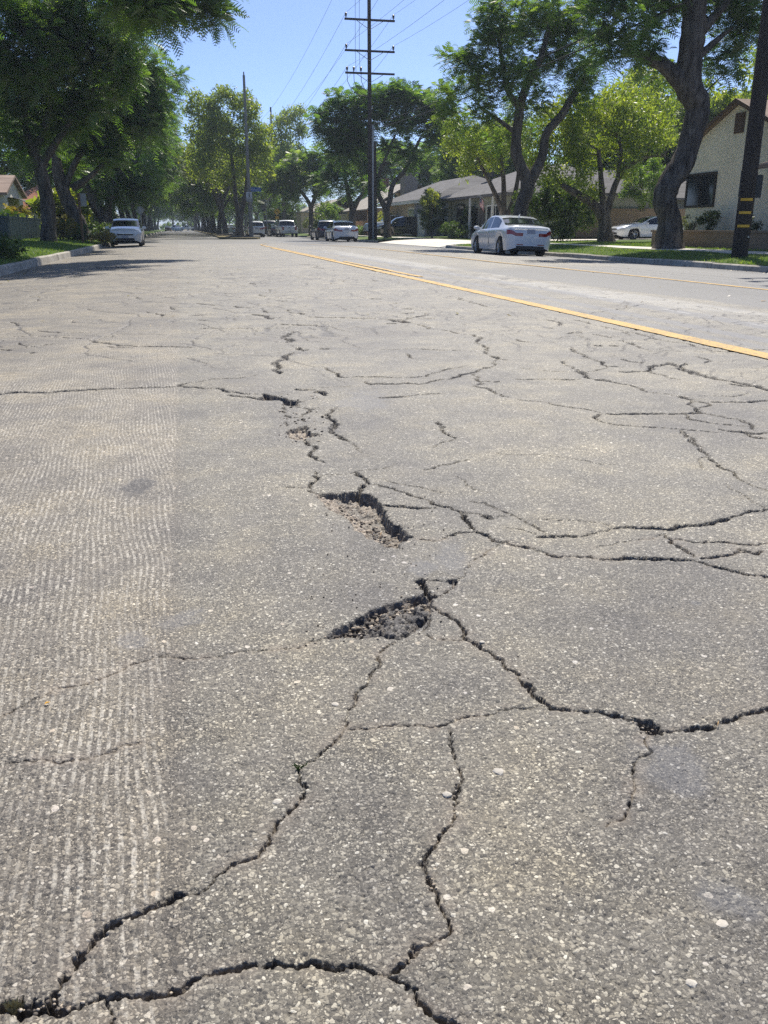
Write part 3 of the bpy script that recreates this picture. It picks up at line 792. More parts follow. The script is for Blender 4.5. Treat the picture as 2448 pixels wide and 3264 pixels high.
strip('driveway', [14.0, 15.2, 17.0, 18.4], lambda x: lawnz(x) - .025 if x > 15 else -.07, 53, 64, M_WALK, 3.5)

# median between the two carriageways, and the worn corner under the utility pole
isl = MB(); n = 26; ring = []
pts = [(3.9, 79.5), (4.6, 78.2), (5.6, 77.9), (6.6, 78.6), (7.0, 80), (7.0, 96), (6.8, 118), (6.8, 300), (4.6, 300), (4.2, 120), (3.8, 96), (3.7, 84)]
top = [(x, y, .13) for x, y in pts]; bot = [(x * 1.0 + .03 * (1 if x > 5.4 else -1), y - .03, -.1) for x, y in pts]
isl.add(top + bot, [tuple(range(len(pts)))] + [(i, len(pts) + i, len(pts) + (i + 1) % len(pts), (i + 1) % len(pts)) for i in range(len(pts))])
tag(isl.build('median', M_DRY), kind='structure')
mo = MB()
for (cx, cy, r, hgt) in ((5.4, 83, 1.5, .16), (5.9, 86.5, 1.0, .12), (5.3, 101, 1.4, .2)):
    prof = [(r, 0), (r * .8, hgt * .45), (r * .5, hgt * .85), (.01, hgt)]
    mo.lathe(prof, 18, 'z', (cx, cy, .125))
tag(mo.build('bare_earth', M_SOIL, None, True), kind='structure')

# remaining painted lines
paint([(4.76, 17.5), (4.72, 21), (4.70, 26)], .13)
yl2 = [gz(x, y) for x, y in ((2700, 949), (2448, 922), (2250, 901), (2040, 880), (1850, 864), (1640, 848), (1500, 838))]
paint([(9.15, -7.5), (9.15, 4.0)] + [(9.15 + .25 * (v.x - 9.15), v.y) for v in yl2] + [(9.1, 41)], .12)
paint([(9.1, 41), (8.9, 45), (8.3, 50), (7.4, 54.5), (6.3, 56.6), (5.3, 56.2), (4.75, 54), (4.55, 51), (4.5, 47)], .12)
paint([(4.62, 27), (4.62, 52.5)], .10)

# grass blades on the two nearest verges: one mass nobody could count
def blades(name, n, xr, yr, m, hgt, seed, keep=lambda x, y: True):
    g = np.random.default_rng(seed); x = g.uniform(*xr, n); y = yr[0] + (yr[1] - yr[0]) * g.random(n) ** 1.4
    msk = np.array([keep(a, b) for a, b in zip(x, y)]); x, y = x[msk], y[msk]; n = len(x)
    z = np.array([lawnz(a) for a in x]) - .03 + .08 * (vnoise(x * .9, y * .6, 3) - .5)
    a = g.uniform(0, 6.28, n); hh = hgt * g.uniform(.5, 1.2, n); wd = g.uniform(.006, .014, n) * (1 + y / 40)
    dx, dy = np.cos(a), np.sin(a); ln = g.normal(0, .4, (n, 2)) * hh[:, None]
    B = np.stack([x, y, z], -1); V = np.empty((n, 3, 3))
    V[:, 0] = B + np.stack([dx * wd, dy * wd, 0 * x], -1); V[:, 1] = B - np.stack([dx * wd, dy * wd, 0 * x], -1); V[:, 2] = B + np.stack([ln[:, 0], ln[:, 1], hh], -1)
    o = np_mesh(name, V.reshape(-1, 3), np.arange(3 * n).reshape(-1, 3), m, None, {'leafvar': ('FACE', g.random(n))})
    return o
M_BLADE = leaf_mat('grass_blade', (.07, .13, .02), (.12, .19, .035), (.22, .25, .07), .35)
tag(blades('grass', 42000, (14.12, 22), (14, 46), M_BLADE, .085, 1, lambda x, y: not 16.9 < x < 18.45), 'short green grass of the right hand lawns', 'grass', None, 'stuff')
tag(blades('grass', 30000, (-9, -4.05), (14, 58), M_BLADE, .09, 2), 'short green grass of the left hand bank', 'grass', None, 'stuff')

# ================================================================== BUILDINGS
M_STUCCO = mat('cream_stucco', (.86, .78, .58), .9, .09, .8, .6, 90, bdist=.02)
M_WHITE = mat('white_stucco', (.74, .70, .60), .9, .06, .8, .4, 60)
M_TRIM = mat('white_trim', (.74, .73, .70), .6, .06)
M_SAGE = mat('sage_stucco', (.30, .31, .25), .9, .08, .8, .4, 60)
M_BEIGE = mat('beige_stucco', (.60, .48, .35), .9, .06, .8, .4, 60)
M_DARKW = mat('dark_siding', (.10, .085, .075), .8, .15)
M_GREYW = mat('grey_siding', (.22, .22, .23), .8, .1)
M_FRAMEB = mat('dark_window_frame', (.035, .028, .025), .5, .1)
M_WOODB = mat('brown_fascia', (.12, .075, .05), .7, .2)
def shingle(name, a, b):
    k = NT(name); p = k.obj(); br = k.n('TexBrick', {'Scale': 1.0, 'Color1': (*a, 1), 'Color2': (*b, 1), 'Mortar': tuple(c * .45 for c in a) + (1,), 'Mortar Size': .012, 'Brick Width': .32, 'Row Height': .16, 'Bias': .1})
    vec = k.n('VectorMath', {0: p, 1: (1, 1, 1)}, operation='MULTIPLY'); sp = k.n('SeparateXYZ', {0: p}); cb = k.n('CombineXYZ', {0: sp.outputs[1], 1: k.math('MULTIPLY', sp.outputs[2], 2.4), 2: 0.0})
    k.set(br.inputs['Vector'], cb.outputs[0])
    col = k.mix(1.0, br.outputs[0], k.ramp(k.noise(p, 1.2, 4, .6), [(.3, (.8, .8, .8)), (.7, (1.15, 1.15, 1.15))]), 'MULTIPLY')
    k.surf(Base_Color=col, Roughness=.9, Specular_IOR_Level=.25); return k.m
M_RGREY = shingle('grey_shingle', (.13, .125, .125), (.19, .185, .185))
M_RBROWN = shingle('brown_shingle', (.26, .19, .15), (.34, .26, .21))
M_RTAN = shingle('tan_shingle', (.36, .33, .29), (.44, .40, .35))
M_RRED = shingle('red_tile', (.42, .17, .10), (.55, .25, .16))
k = NT('window_glass'); k.surf(Base_Color=(.02, .025, .028), Roughness=.06, Specular_IOR_Level=.9); M_GLASS = k.m
k = NT('pale_blind_glass'); k.surf(Base_Color=(.20, .26, .25), Roughness=.12, Specular_IOR_Level=.7); M_BLIND = k.m
def brick(name, a, b, mort, bw=.4, rh=.2):
    k = NT(name); p = k.obj(); sp = k.n('SeparateXYZ', {0: p}); cb = k.n('CombineXYZ', {0: k.math('ADD', sp.outputs[0], sp.outputs[1]), 1: sp.outputs[2], 2: 0.0})
    br = k.n('TexBrick', {'Vector': cb.outputs[0], 'Scale': 1.0, 'Color1': (*a, 1), 'Color2': (*b, 1), 'Mortar': (*mort, 1), 'Mortar Size': .012, 'Brick Width': bw, 'Row Height': rh})
    bs = k.surf(Base_Color=k.mix(k.noise(p, 3, 4, .6), br.outputs[0], tuple(c * .8 for c in a) + (1,)), Roughness=.9)
    k.set(bs.inputs['Normal'], k.bump(br.outputs[1], -.5, .01)); return k.m
M_BRICK = brick('tan_block', (.30, .20, .13), (.36, .25, .17), (.22, .18, .14))
M_BLOCK = brick('brown_block_wall', (.26, .19, .12), (.30, .23, .15), (.20, .16, .12), .4, .2)
M_ORANGE = brick('orange_block', (.48, .26, .15), (.54, .32, .19), (.36, .24, .16))

def gable_roof(x0, x1, y0, y1, ze, zr, ridge='y', over=.35, th=.14, apex=None):
    """two solid slopes; returns list of vertices/faces as MB"""
    mb = MB()
    if ridge == 'y':
        xm = apex if apex is not None else (x0 + x1) / 2
        for xa, s in ((x0 - over, 1), (x1 + over, -1)):
            xe = x0 if s == 1 else x1; sl = (zr - ze) / abs(xm - xe); zo = ze - sl * over
            mb.prism([(xa, zo), (xm, zr), (xm, zr + th), (xa, zo + th)], 'y', y0 - over, y1 + over)
    else:
        ym = apex if apex is not None else (y0 + y1) / 2
        for ya, s in ((y0 - over, 1), (y1 + over, -1)):
            ye = y0 if s == 1 else y1; sl = (zr - ze) / abs(ym - ye); zo = ze - sl * over
            mb.prism([(ya, zo), (ym, zr), (ym, zr + th), (ya, zo + th)], 'x', x0 - over, x1 + over)
    return mb
def hip_roof(x0, x1, y0, y1, ze, zr, over=.5, th=.16):
    a, b, c, d = x0 - over, x1 + over, y0 - over, y1 + over; xm = (a + b) / 2; k = (b - a) / 2 * .85
    v = [(a, c, ze), (b, c, ze), (b, d, ze), (a, d, ze), (xm, c + k, zr), (xm, d - k, zr)]
    v += [(a, c, ze - th), (b, c, ze - th), (b, d, ze - th), (a, d, ze - th)]
    return MB().add(v, [(0, 1, 4), (1, 2, 5, 4), (2, 3, 5), (3, 0, 4, 5), (0, 6, 7, 1), (1, 7, 8, 2), (2, 8, 9, 3), (3, 9, 6, 0), (6, 9, 8, 7)])
def gable_body(x0, x1, y0, y1, ze, zr, ridge='y', zb=-.2):
    mb = MB()
    if ridge == 'y': mb.prism([(x0, zb), (x1, zb), (x1, ze), ((x0 + x1) / 2, zr), (x0, ze)], 'y', y0, y1)
    else: mb.prism([(y0, zb), (y1, zb), (y1, ze), ((y0 + y1) / 2, zr), (y0, ze)], 'x', x0, x1)
    return mb
def win_x(par, x, s, ya, yb, za, zb, fm, gm, bars=1, fr=.07, label=None):
    """window in a wall of constant x; s = -1 when it faces the street on its left"""
    f = MB()
    f.box(x, x + s * .06, ya, yb, za, za + fr); f.box(x, x + s * .06, ya, yb, zb - fr, zb)
    f.box(x, x + s * .06, ya, ya + fr, za + fr, zb - fr); f.box(x, x + s * .06, yb - fr, yb, za + fr, zb - fr)
    for i in range(bars):
        y = ya + (yb - ya) * (i + 1) / (bars + 1); f.box(x + s * .005, x + s * .05, y - .03, y + .03, za + fr, zb - fr)
    o = f.build('window', fm, par)
    MB().box(x + s * .004, x + s * .03, ya + fr, yb - fr, za + fr, zb - fr).build('pane', gm, o); return o

# right: cream house whose gable end faces the street
Xh = 21.0
A0 = atX(2206, 469, Xh); A1 = atX(2364, 326, Xh); hw = A0.y - A1.y
h1 = thing('house', (0, 0, 0), 0, 'cream stucco house with a brown edged gable end right of the big tree', 'house')
ym = A1.y; y0h, y1h = ym - hw, ym + hw
gable_body(Xh, Xh + 11, y0h, y1h, A0.z, A1.z, 'x').build('wall', M_STUCCO, h1)
rf = gable_roof(Xh, Xh + 11, y0h, y1h, A0.z + .02, A1.z + .02, 'x', .22, .10).build('roof', M_RBROWN, h1)
fb = MB()
for s in (1, -1):
    sl = (A1.z - A0.z) / hw; o_ = .22
    fb.prism([(ym + s * (hw + o_), A0.z - sl * o_ - .02), (ym, A1.z - .02), (ym, A1.z + .135), (ym + s * (hw + o_), A0.z - sl * o_ + .135)], 'x', Xh - .27, Xh - .225)
fb.build('fascia', M_WOODB, rf)
w0 = atX(2194, 556, Xh); w1 = atX(2288, 550, Xh); wb = atX(2240, 661, Xh)
win_x(h1, Xh, -1, w1.y, w0.y, wb.z, w0.z, M_FRAMEB, M_GLASS, 1, .09)
v0 = atX(2349, 362, Xh); v1 = atX(2371, 422, Xh)
vt = MB(); vt.box(Xh - .05, Xh, v1.y, v0.y, v1.z, v0.z)
for i in range(7): vt.box(Xh - .07, Xh - .05, v1.y + .04, v0.y - .04, v1.z + .05 + i * (v0.z - v1.z - .1) / 7, v1.z + .12 + i * (v0.z - v1.z - .1) / 7)
vt.build('vent', M_WOODB, h1)
# porch part of the same house, right of the pole
pw = MB(); pw.box(Xh - .6, Xh + 8, y0h - 9, y0h - .36, -.2, 3.0); pw.build('porch_wall', M_STUCCO, h1)
win_x(h1, Xh - .6, -1, y0h - 4.5, y0h - 1.2, 1.7, 2.85, M_FRAMEB, M_GLASS, 1, .1)
win_x(h1, Xh - .6, -1, y0h - .85, y0h - .45, .5, 1.6, M_TRIM, M_BLIND, 0, .06)
gable_roof(Xh - .6, Xh + 8, y0h - 9, y0h - .36, 3.05, 4.4, 'y', .5).build('porch_roof', M_RBROWN, h1)
# planter wall
pl = thing('planter_wall', (0, 0, 0), 0, 'low tan block planter wall below the cream gable house', 'wall')
MB().box(19.3, 19.6, 20, 34.3, 0, .78).build('block_wall', M_BRICK, pl)
MB().box(19.25, 19.65, 19.95, 34.35, .78, .86).build('coping', M_BRICK, pl)
MB().box(19.65, 20.9, 20, 34.2, 0, .70).build('planting_soil', M_SOIL, pl)

# right: long sage house with a porch behind the white saloon
h2 = thing('house', (0, 0, 0), 0, 'sage green bungalow with grey shingle roof behind the nearest white sedan', 'house')
MB().box(20.6, 30, 55, 68, -.1, 3.0).build('wall', M_SAGE, h2)
MB().box(22.6, 30, 54.2, 55.0, -.1, 3.0).build('wing_wall', M_SAGE, h2)
hip_roof(20.6, 30, 54.3, 68.6, 3.05, 5.1, .75).build('roof', M_RGREY, h2)
win_x(h2, 20.6, -1, 63.7, 65.6, .9, 2.6, M_FRAMEB, M_GLASS, 0, .08)
win_x(h2, 20.6, -1, 60.7, 61.9, .3, 2.3, M_DARKW, M_GLASS, 0, .08)
win_x(h2, 20.6, -1, 56.2, 58.8, .8, 2.4, M_TRIM, M_GLASS, 2, .08)
dr = MB().box(20.52, 20.6, 59.3, 60.3, .1, 2.2).build('door', M_DARKW, h2); MB().box(20.46, 20.52, 59.4, 59.46, 1.0, 1.2).build('handle', M_TRIM, dr)
for yy in (60.6, 55.9): MB().box(19.9, 20.02, yy, yy + .12, 0, 2.95).build('porch_post', M_TRIM, h2)
vb = MB().box(23.0, 23.5, 66.0, 67.2, 4.6, 5.6).build('roof_vent', M_DARKW, h2)
# second gable of the same bungalow reaching toward the driveway
h3 = thing('house', (0, 0, 0), 0, 'green grey house with a low white eaved gable beyond the right driveway', 'house')
gable_body(27, 38, 55.6, 64, 2.9, 4.6, 'x').build('wall', M_SAGE, h3)
gable_roof(27, 38, 55.6, 64, 2.95, 4.65, 'x', .6).build('roof', M_RGREY, h3)
MB().box(26.2, 26.36, 54.95, 64.6, 2.55, 2.78).build('eave_board', M_TRIM, h3)
# small garage and block wall beside the driveway
fg = thing('block_wall', (0, 0, 0), 0, 'plain brown block wall between the hedge and the right driveway', 'wall')
MB().box(25.0, 37.6, 54.0, 54.2, 0, 2.05).build('block_panel', M_BLOCK, fg); MB().box(24.95, 37.65, 53.96, 54.24, 2.05, 2.13).build('coping', M_BLOCK, fg)
gt = thing('gate', (0, 0, 0), 0, 'reddish brown wooden gate at the end of the right driveway', 'gate')
MB().box(37.9, 42.5, 54.02, 54.1, .15, 2.5).build('board_panel', mat('redwood', (.26, .10, .06), .8, .2, 4), gt)
MB().box(37.68, 37.86, 53.95, 54.15, 0, 2.6).build('gate_post', M_WOODB, gt); MB().box(42.55, 42.7, 53.95, 54.15, 0, 2.6).build('gate_post', M_WOODB, gt)
sh = thing('garage', (0, 0, 0), 0, 'small garage with a white flat roof edge behind the brown block wall', 'garage')
MB().box(33.0, 39, 57, 62, 0, 2.5).build('wall', M_WHITE, sh); MB().box(32.6, 39.4, 56.6, 62.4, 2.5, 2.85).build('roof', M_TRIM, sh)

# right: beige house with a framed window behind the driveway vehicles
h4 = thing('house', (0, 0, 0), 0, 'beige bungalow with one white framed window and grey roof behind the driveway vehicles', 'house')
MB().box(21.0, 30, 77.0, 90, -.1, 3.2).build('wall', M_BEIGE, h4); MB().box(20.2, 29, 72.5, 76.9, -.1, 3.05).build('side_wall', M_GREYW, h4)
hip_roof(21.0, 30, 72.8, 91, 3.25, 5.3, .8).build('roof', M_RGREY, h4)
MB().box(20.02, 20.16, 71.9, 92, 2.95, 3.2).build('eave_board', M_TRIM, h4)
wa = atX(1302, 661, 21); wc = atX(1334, 690, 21)
o4 = win_x(h4, 21.0, -1, wc.y, wa.y, wc.z - .35, wa.z, M_TRIM, M_BLIND, 0, .2)
MB().box(20.1, 20.2, 73.2, 75.4, .1, 2.1).build('door', M_TRIM, h4)
ch = MB().box(23.2, 24.6, 92.3, 94.2, 0, 6.2); ch.box(23.1, 24.7, 92.2, 94.3, 6.2, 6.4)
# right: brown roofed house with dark garage door and big chimney
h5 = thing('house', (0, 0, 0), 0, 'house with a tan roof, dark garage front and tall plain chimney behind the utility pole', 'house')
MB().box(20.4, 30, 96.5, 110, -.1, 3.0).build('wall', M_BEIGE, h5)
gable_roof(20.4, 30, 96.5, 110, 3.0, 5.6, 'y', .5).build('roof', M_RTAN, h5)
MB().box(20.3, 20.4, 98.2, 106, .1, 2.7).build('garage_door', M_DARKW, h5)
ch.build('chimney', mat('plain_chimney', (.33, .29, .25), .9, .08), h5)
MB().box(24, 25.2, 108, 109.2, 4, 6.6).build('chimney', mat('dark_brick', (.16, .085, .065), .9, .2), h5)
ow = thing('block_wall', (0, 0, 0), 0, 'low orange block wall behind the second parked white sedan', 'wall')
MB().box(18.6, 18.85, 88.5, 112, 0, 1.55).build('block_panel', M_ORANGE, ow); MB().box(18.55, 18.9, 88.45, 112.05, 1.55, 1.63).build('coping', M_ORANGE, ow)
tr_ = thing('trellis_fence', (0, 0, 0), 0, 'pale lattice fence beside the round green bush far down the right side', 'fence')
lt = MB()
for i in range(12): lt.box(19, 19.04, 113 + i * .8, 113.06 + i * .8, .2, 3.0)
for i in range(6): lt.box(19.05, 19.08, 113, 122, .5 + i * .48, .55 + i * .48)
lt.build('lattice', M_TRIM, tr_); MB().box(18.95, 19.1, 112.85, 112.99, 0, 3.1).build('post', M_TRIM, tr_); MB().box(18.95, 19.1, 122.05, 122.2, 0, 3.1).build('post', M_TRIM, tr_)
for nm, x0, x1, y0, y1, ze, zr, wm, rm, lb in (
    ('house', 19, 29, 132, 146, 2.9, 5.0, M_BEIGE, M_RTAN, 'pale roofed house far down the right street past the yellow sign'),
    ('house', 21, 31, 160, 176, 2.9, 5.2, M_WHITE, M_RTAN, 'most distant pale house at the end of the right street')):
    hh = thing(nm, (0, 0, 0), 0, lb, 'house')
    MB().box(x0, x1, y0, y1, -.1, ze).build('wall', wm, hh); gable_roof(x0, x1, y0, y1, ze, zr, 'y', .5).build('roof', rm, hh)
    win_x(hh, x0, -1, y0 + 2, y0 + 4, 1, 2.3, M_TRIM, M_GLASS); win_x(hh, x0, -1, y0 + 7, y0 + 9, 1, 2.3, M_TRIM, M_GLASS)
    MB().box(x0 - .06, x0, y0 + 5, y0 + 6, .1, 2.2).build('door', M_DARKW, hh)
gs = thing('garage', (0, 0, 0), 0, 'tan garage wall between two street trees beyond the white pickup', 'garage')
MB().box(16.8, 19.5, 126, 131, 0, 2.9).build('wall', M_BEIGE, gs); MB().box(16.6, 19.8, 125.8, 131.2, 2.9, 3.1).build('roof', M_RTAN, gs)

# left: white gabled house with black awning
XL = -11.0
g0 = atX(16, 672, XL); g1 = atX(34, 566, XL); g2 = atX(71, 629, XL)
h6 = thing('house', (0, 0, 0), 0, 'white gabled house with black scalloped awning behind the left fence', 'house')
ya_, yb_, yc_ = g0.y, g1.y, g2.y
hb = MB().prism([(ya_, 0), (yc_, 0), (yc_, g2.z), (yb_, g1.z), (ya_, g2.z)], 'x', XL - 9, XL); hb.build('wall', M_WHITE, h6)
gr = MB()
for yy, s in ((ya_, -1), (yc_, 1)):
    sl = (g1.z - g2.z) / abs(yy - yb_); yo = yy + s * .3
    gr.prism([(yo, g2.z - sl * .3), (yb_, g1.z), (yb_, g1.z + .16), (yo, g2.z - sl * .3 + .16)], 'x', XL - 9.2, XL + .3)
gr.build('roof', M_RBROWN, h6)
MB().box(XL - 10, XL - 1.2, ya_ - 16, ya_ - .32, 0, 3.1).build('side_wall', M_GREYW, h6)
gable_roof(XL - 10, XL - 1.2, ya_ - 16, ya_ - .32, 3.12, 5.2, 'y', .5).build('side_roof', M_RBROWN, h6)
aw = MB(); e0 = atX(22, 622, XL).y; e1 = atX(62, 640, XL).y; 
for i, (a, b) in enumerate(zip(np.linspace(e0, e1, 9)[:-1], np.linspace(e0, e1, 9)[1:])):
    prev = None
    for j in range(7):
        t = j / 6 * math.pi / 2; x = XL + 1.5 * math.sin(t); z = 1.95 + .95 * math.cos(t)
        aw.v += [(x, a, z), (x, b, z)]
        if j: n_ = len(aw.v); aw.f.append((n_ - 4, n_ - 3, n_ - 1, n_ - 2))
ao = aw.build('awning', mat('black_canvas', (.022, .02, .022), .7, .1), h6, True)
so_ = ao.modifiers.new('thickness', 'SOLIDIFY'); so_.thickness = .03
win_x(h6, XL, 1, e0 + .3, e0 + 2.0, .9, 2.1, M_TRIM, M_GLASS); win_x(h6, XL, 1, e1 - 2.2, e1 - .4, .9, 2.1, M_TRIM, M_GLASS)
h7 = thing('house', (0, 0, 0), 0, 'beige house with a red tiled roof seen between the left tree trunks', 'house')
MB().box(-22, -11.5, 122, 142, 0, 3.0).build('wall', M_BEIGE, h7); hip_roof(-22, -11.5, 122, 142, 3.05, 6.6, .6).build('roof', M_RRED, h7)
win_x(h7, -11.5, 1, 130, 132.5, 1.0, 2.4, M_TRIM, M_GLASS, 1, .12); win_x(h7, -11.5, 1, 136, 138, 1.0, 2.4, M_TRIM, M_GLASS, 1, .12)
MB().box(-11.5, -11.44, 133.8, 134.9, .3, 2.4).build('door', M_DARKW, h7)
h8 = thing('house', (0, 0, 0), 0, 'pale house half hidden in shade behind the silver hatchback', 'house')
MB().box(-20, -10.5, 158, 174, 0, 3.0).build('wall', M_WHITE, h8); gable_roof(-20, -10.5, 158, 174, 3.0, 5.4, 'y', .5).build('roof', M_RTAN, h8)
win_x(h8, -10.5, 1, 162, 164, 1, 2.3, M_TRIM, M_GLASS); win_x(h8, -10.5, 1, 167, 169, 1, 2.3, M_TRIM, M_GLASS)
# left: steel picket fence
fn = thing('picket_fence', (0, 0, 0), 0, 'dark steel picket fence along the left garden', 'fence')
fk = MB(); y = 33.0; M_STEEL = mat('grey_green_steel', (.075, .10, .10), .5, .2)
fx = -7.9; fz = lawnz(-7.9)
while y < 60: fk.box(fx - .015, fx + .015, y, y + .035, fz + .05, fz + 1.12); y += .13
fk.build('pickets', M_STEEL, fn)
rl = MB(); rl.box(fx - .04, fx - .018, 33, 60, fz + .2, fz + .25); rl.box(fx - .04, fx - .018, 33, 60, fz + .98, fz + 1.03); rl.build('rails', M_STEEL, fn)
for yy in np.arange(33, 61, 2.7): MB().box(fx - .05, fx + .04, yy - .09, yy - .01, fz - .1, fz + 1.25).build('post', M_STEEL, fn)
# ================================================================== TREES AND PLANTS
k = NT('bark'); p = k.obj()
f = k.noise(k.obj((6, 6, 1.6)), 1.0, 6, .7)
b_ = k.surf(Base_Color=k.ramp(f, [(.32, (.03, .025, .021)), (.5, (.115, .097, .082)), (.68, (.23, .20, .17))]), Roughness=.95, Specular_IOR_Level=.15)
k.set(b_.inputs['Normal'], k.bump(k.noise(k.obj((9, 9, 2.4)), 1.5, 6, .75), 1.0, .06)); M_BARK = k.m
L_JAC = leaf_mat('jacaranda_leaf', (.036, .075, .020), (.072, .13, .034), (.16, .225, .06), .48)
L_CAM = leaf_mat('camphor_leaf', (.075, .115, .022), (.16, .20, .038), (.30, .31, .075), .5)
L_MID = leaf_mat('broad_leaf', (.05, .095, .022), (.10, .16, .036), (.19, .24, .06), .48)
L_GREY = leaf_mat('grey_leaf', (.06, .075, .045), (.11, .125, .08), (.18, .19, .13), .35)
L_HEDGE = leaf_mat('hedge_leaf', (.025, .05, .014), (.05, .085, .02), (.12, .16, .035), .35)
L_YEL = leaf_mat('yellow_shrub_leaf', (.12, .16, .03), (.24, .26, .05), (.42, .40, .09), .4)
L_ORG = leaf_mat('orange_shrub_leaf', (.07, .07, .02), (.13, .11, .03), (.26, .16, .05), .4)
L_FLW = leaf_mat('pale_flower', (.55, .50, .20), (.75, .72, .50), (.80, .78, .70), .3)
L_RED = leaf_mat('red_flower', (.45, .10, .06), (.55, .16, .10), (.62, .30, .18), .3)

def unit(v): return v / (np.linalg.norm(v, axis=-1, keepdims=True) + 1e-9)
def leaf_cloud(name, cents, per, cr, L, m, parent, seed, kind='frond', k=5, up=.35, extra=None):
    """leaves grouped round clump centres; fronds are feathered, 'leaf' are single small blades"""
    g = np.random.default_rng(seed); nC = len(cents); cents = np.asarray(cents, float)
    cv = g.random(nC); N = nC * per
    d = unit(g.normal(size=(N, 3)) + np.array([0, 0, up]))
    ci = np.repeat(np.arange(nC), per)
    base = cents[ci] + d * (cr * g.random(N) ** .6)[:, None] * (.75 if kind == 'frond' else 1.0)
    var = np.clip(.5 * g.random(N) + .5 * cv[ci] + g.normal(0, .08, N), 0, 1)
    z = np.array([0, 0, 1.0])
    if kind == 'frond':
        d[:, 2] *= .6; d = unit(d)
        s = unit(np.cross(d, z + .4 * g.normal(size=(N, 3)))); Ls = L * g.uniform(.6, 1.2, N)
        drop = g.uniform(.15, .55, N); quads = []
        for i in range(k):
            t = (i + .6) / k
            root = base + d * (Ls * t)[:, None] - z * (Ls * drop * t * t)[:, None]
            pl = .42 * Ls * math.sin(math.pi * (.18 + .72 * t)); wd = Ls / k * .62
            for sg in (1, -1):
                dirv = unit(s * sg * .9 + d * .45 - z * .18)
                tip = root + dirv * pl[:, None]; a = d * (wd * .5)[:, None]
                quads.append(np.stack([root - a, root + a, tip + a * .5, tip - a * .5], 1))
        V = np.stack(quads, 1).reshape(-1, 3); vf = np.repeat(var, 2 * k)
    else:
        s = unit(np.cross(d, g.normal(size=(N, 3)))); u = unit(g.normal(size=(N, 3)) + .6 * d); u = unit(u - s * (u * s).sum(-1, keepdims=True))
        ln = (L * g.uniform(.6, 1.3, N))[:, None]; wd = ln * g.uniform(.28, .5, N)[:, None]
        V = np.stack([base - u * ln * .5, base + s * wd * .5, base + u * ln * .5, base - s * wd * .5], 1).reshape(-1, 3); vf = var
    if extra:
        fm, fc = extra; nF = len(fc) * 8; fb = np.repeat(np.asarray(fc, float), 8, 0) + g.normal(0, .045, (nF, 3)); s = unit(g.normal(size=(nF, 3))); u = unit(np.cross(s, g.normal(size=(nF, 3)))) * .05; s = s * .035
        V = np.concatenate([V, np.stack([fb - u, fb + s, fb + u, fb - s], 1).reshape(-1, 3)]); vf = np.concatenate([vf, g.random(nF)])
    Q = np.arange(len(V)).reshape(-1, 4)
    o = np_mesh(name, V, Q, m, parent, {'leafvar': ('FACE', vf)})
    if extra:
        o.data.materials.append(extra[0]); mi = np.zeros(len(Q), np.int32); mi[-nF:] = 1; o.data.polygons.foreach_set('material_index', mi)
    return o
def blob_clumps(c, r, n, g, low=.55):
    out = []
    while len(out) < n:
        v = g.normal(size=3); v /= np.linalg.norm(v)
        if v[2] < -.1 and g.random() < low: continue
        out.append(np.array(c) + v * np.array(r) * g.random() ** .38)
    return out
def bezier(a, b, sag, n=7, rr=random):
    a, b = Vector(a), Vector(b); L = (b - a).length; off = Vector((rr.uniform(-1, 1), rr.uniform(-1, 1), rr.uniform(-.2, .4))) * L * sag
    m = (a + b) / 2 + off; out = []
    for i in range(n):
        t = i / (n - 1); out.append((1 - t) ** 2 * a + 2 * t * (1 - t) * m + t * t * b)
    return out
def tree(label, base, limbs, blobs, m, seed, group='street trees', kind='frond', per=24, cr=.62, L=.46, k=5, dens=1.0, name='tree', cat='tree', twigs=1.0, cl=None):
    """limbs: list of (points, radii) in world space; blobs: (centre, (rx,ry,rz)). trunk and crown are the two parts"""
    root = thing(name, base, 0, label, cat, group); B = Vector(base); rr = random.Random(seed); g = np.random.default_rng(seed)
    mb = MB(); nodes = []
    for pts, rad in limbs:
        P3 = []; R3 = []
        for i in range(len(pts) - 1):
            for j in range(4):
                t = j / 4; p0 = Vector(pts[max(i - 1, 0)]); p1 = Vector(pts[i]); p2 = Vector(pts[i + 1]); p3 = Vector(pts[min(i + 2, len(pts) - 1)])
                q = .5 * ((2 * p1) + (p2 - p0) * t + (2 * p0 - 5 * p1 + 4 * p2 - p3) * t * t + (3 * p1 - p0 - 3 * p2 + p3) * t ** 3)
                P3.append(q); R3.append((rad[i] * (1 - t) + rad[i + 1] * t) * rr.uniform(.95, 1.06))
        P3.append(Vector(pts[-1])); R3.append(rad[-1]); mb.tube([q - B for q in P3], R3, 12)
        nodes += [(P3[i], R3[i]) for i in range(len(P3) // 3, len(P3))]
    cents = []
    for c, r in blobs:
        n = max(5, int(dens * 15 * (r[0] * r[1] * r[2]) ** (2 / 3) / (cr * cr) * .62)); cs = blob_clumps(c, r, n, g, .35)
        cents += cs
        c = Vector(c)
        for tgt in [c] + [Vector(cs[rr.randrange(len(cs))]) for _ in range(int(twigs * min(6, max(2, n // 12))))]:
            q, rad = min(nodes, key=lambda a: (a[0] - tgt).length + max(0, a[0].z - tgt.z) * 1.5)
            r0 = min(rad * .6, .02 + .014 * (q - tgt).length)
            bz = bezier(q, tgt, .16, 6, rr); mb.tube([x - B for x in bz], [r0 * (1 - .75 * i / 5) for i in range(6)], 5, False)
            nodes += [(bz[i], r0 * (1 - .75 * i / 5)) for i in (2, 3, 4)]
    tb = mb.build('trunk', M_BARK, root, True)
    leaf_cloud('crown', [np.array(c) - np.array(B) for c in cents], per, cr, L, m, root, seed + 1, kind, k)
    return root
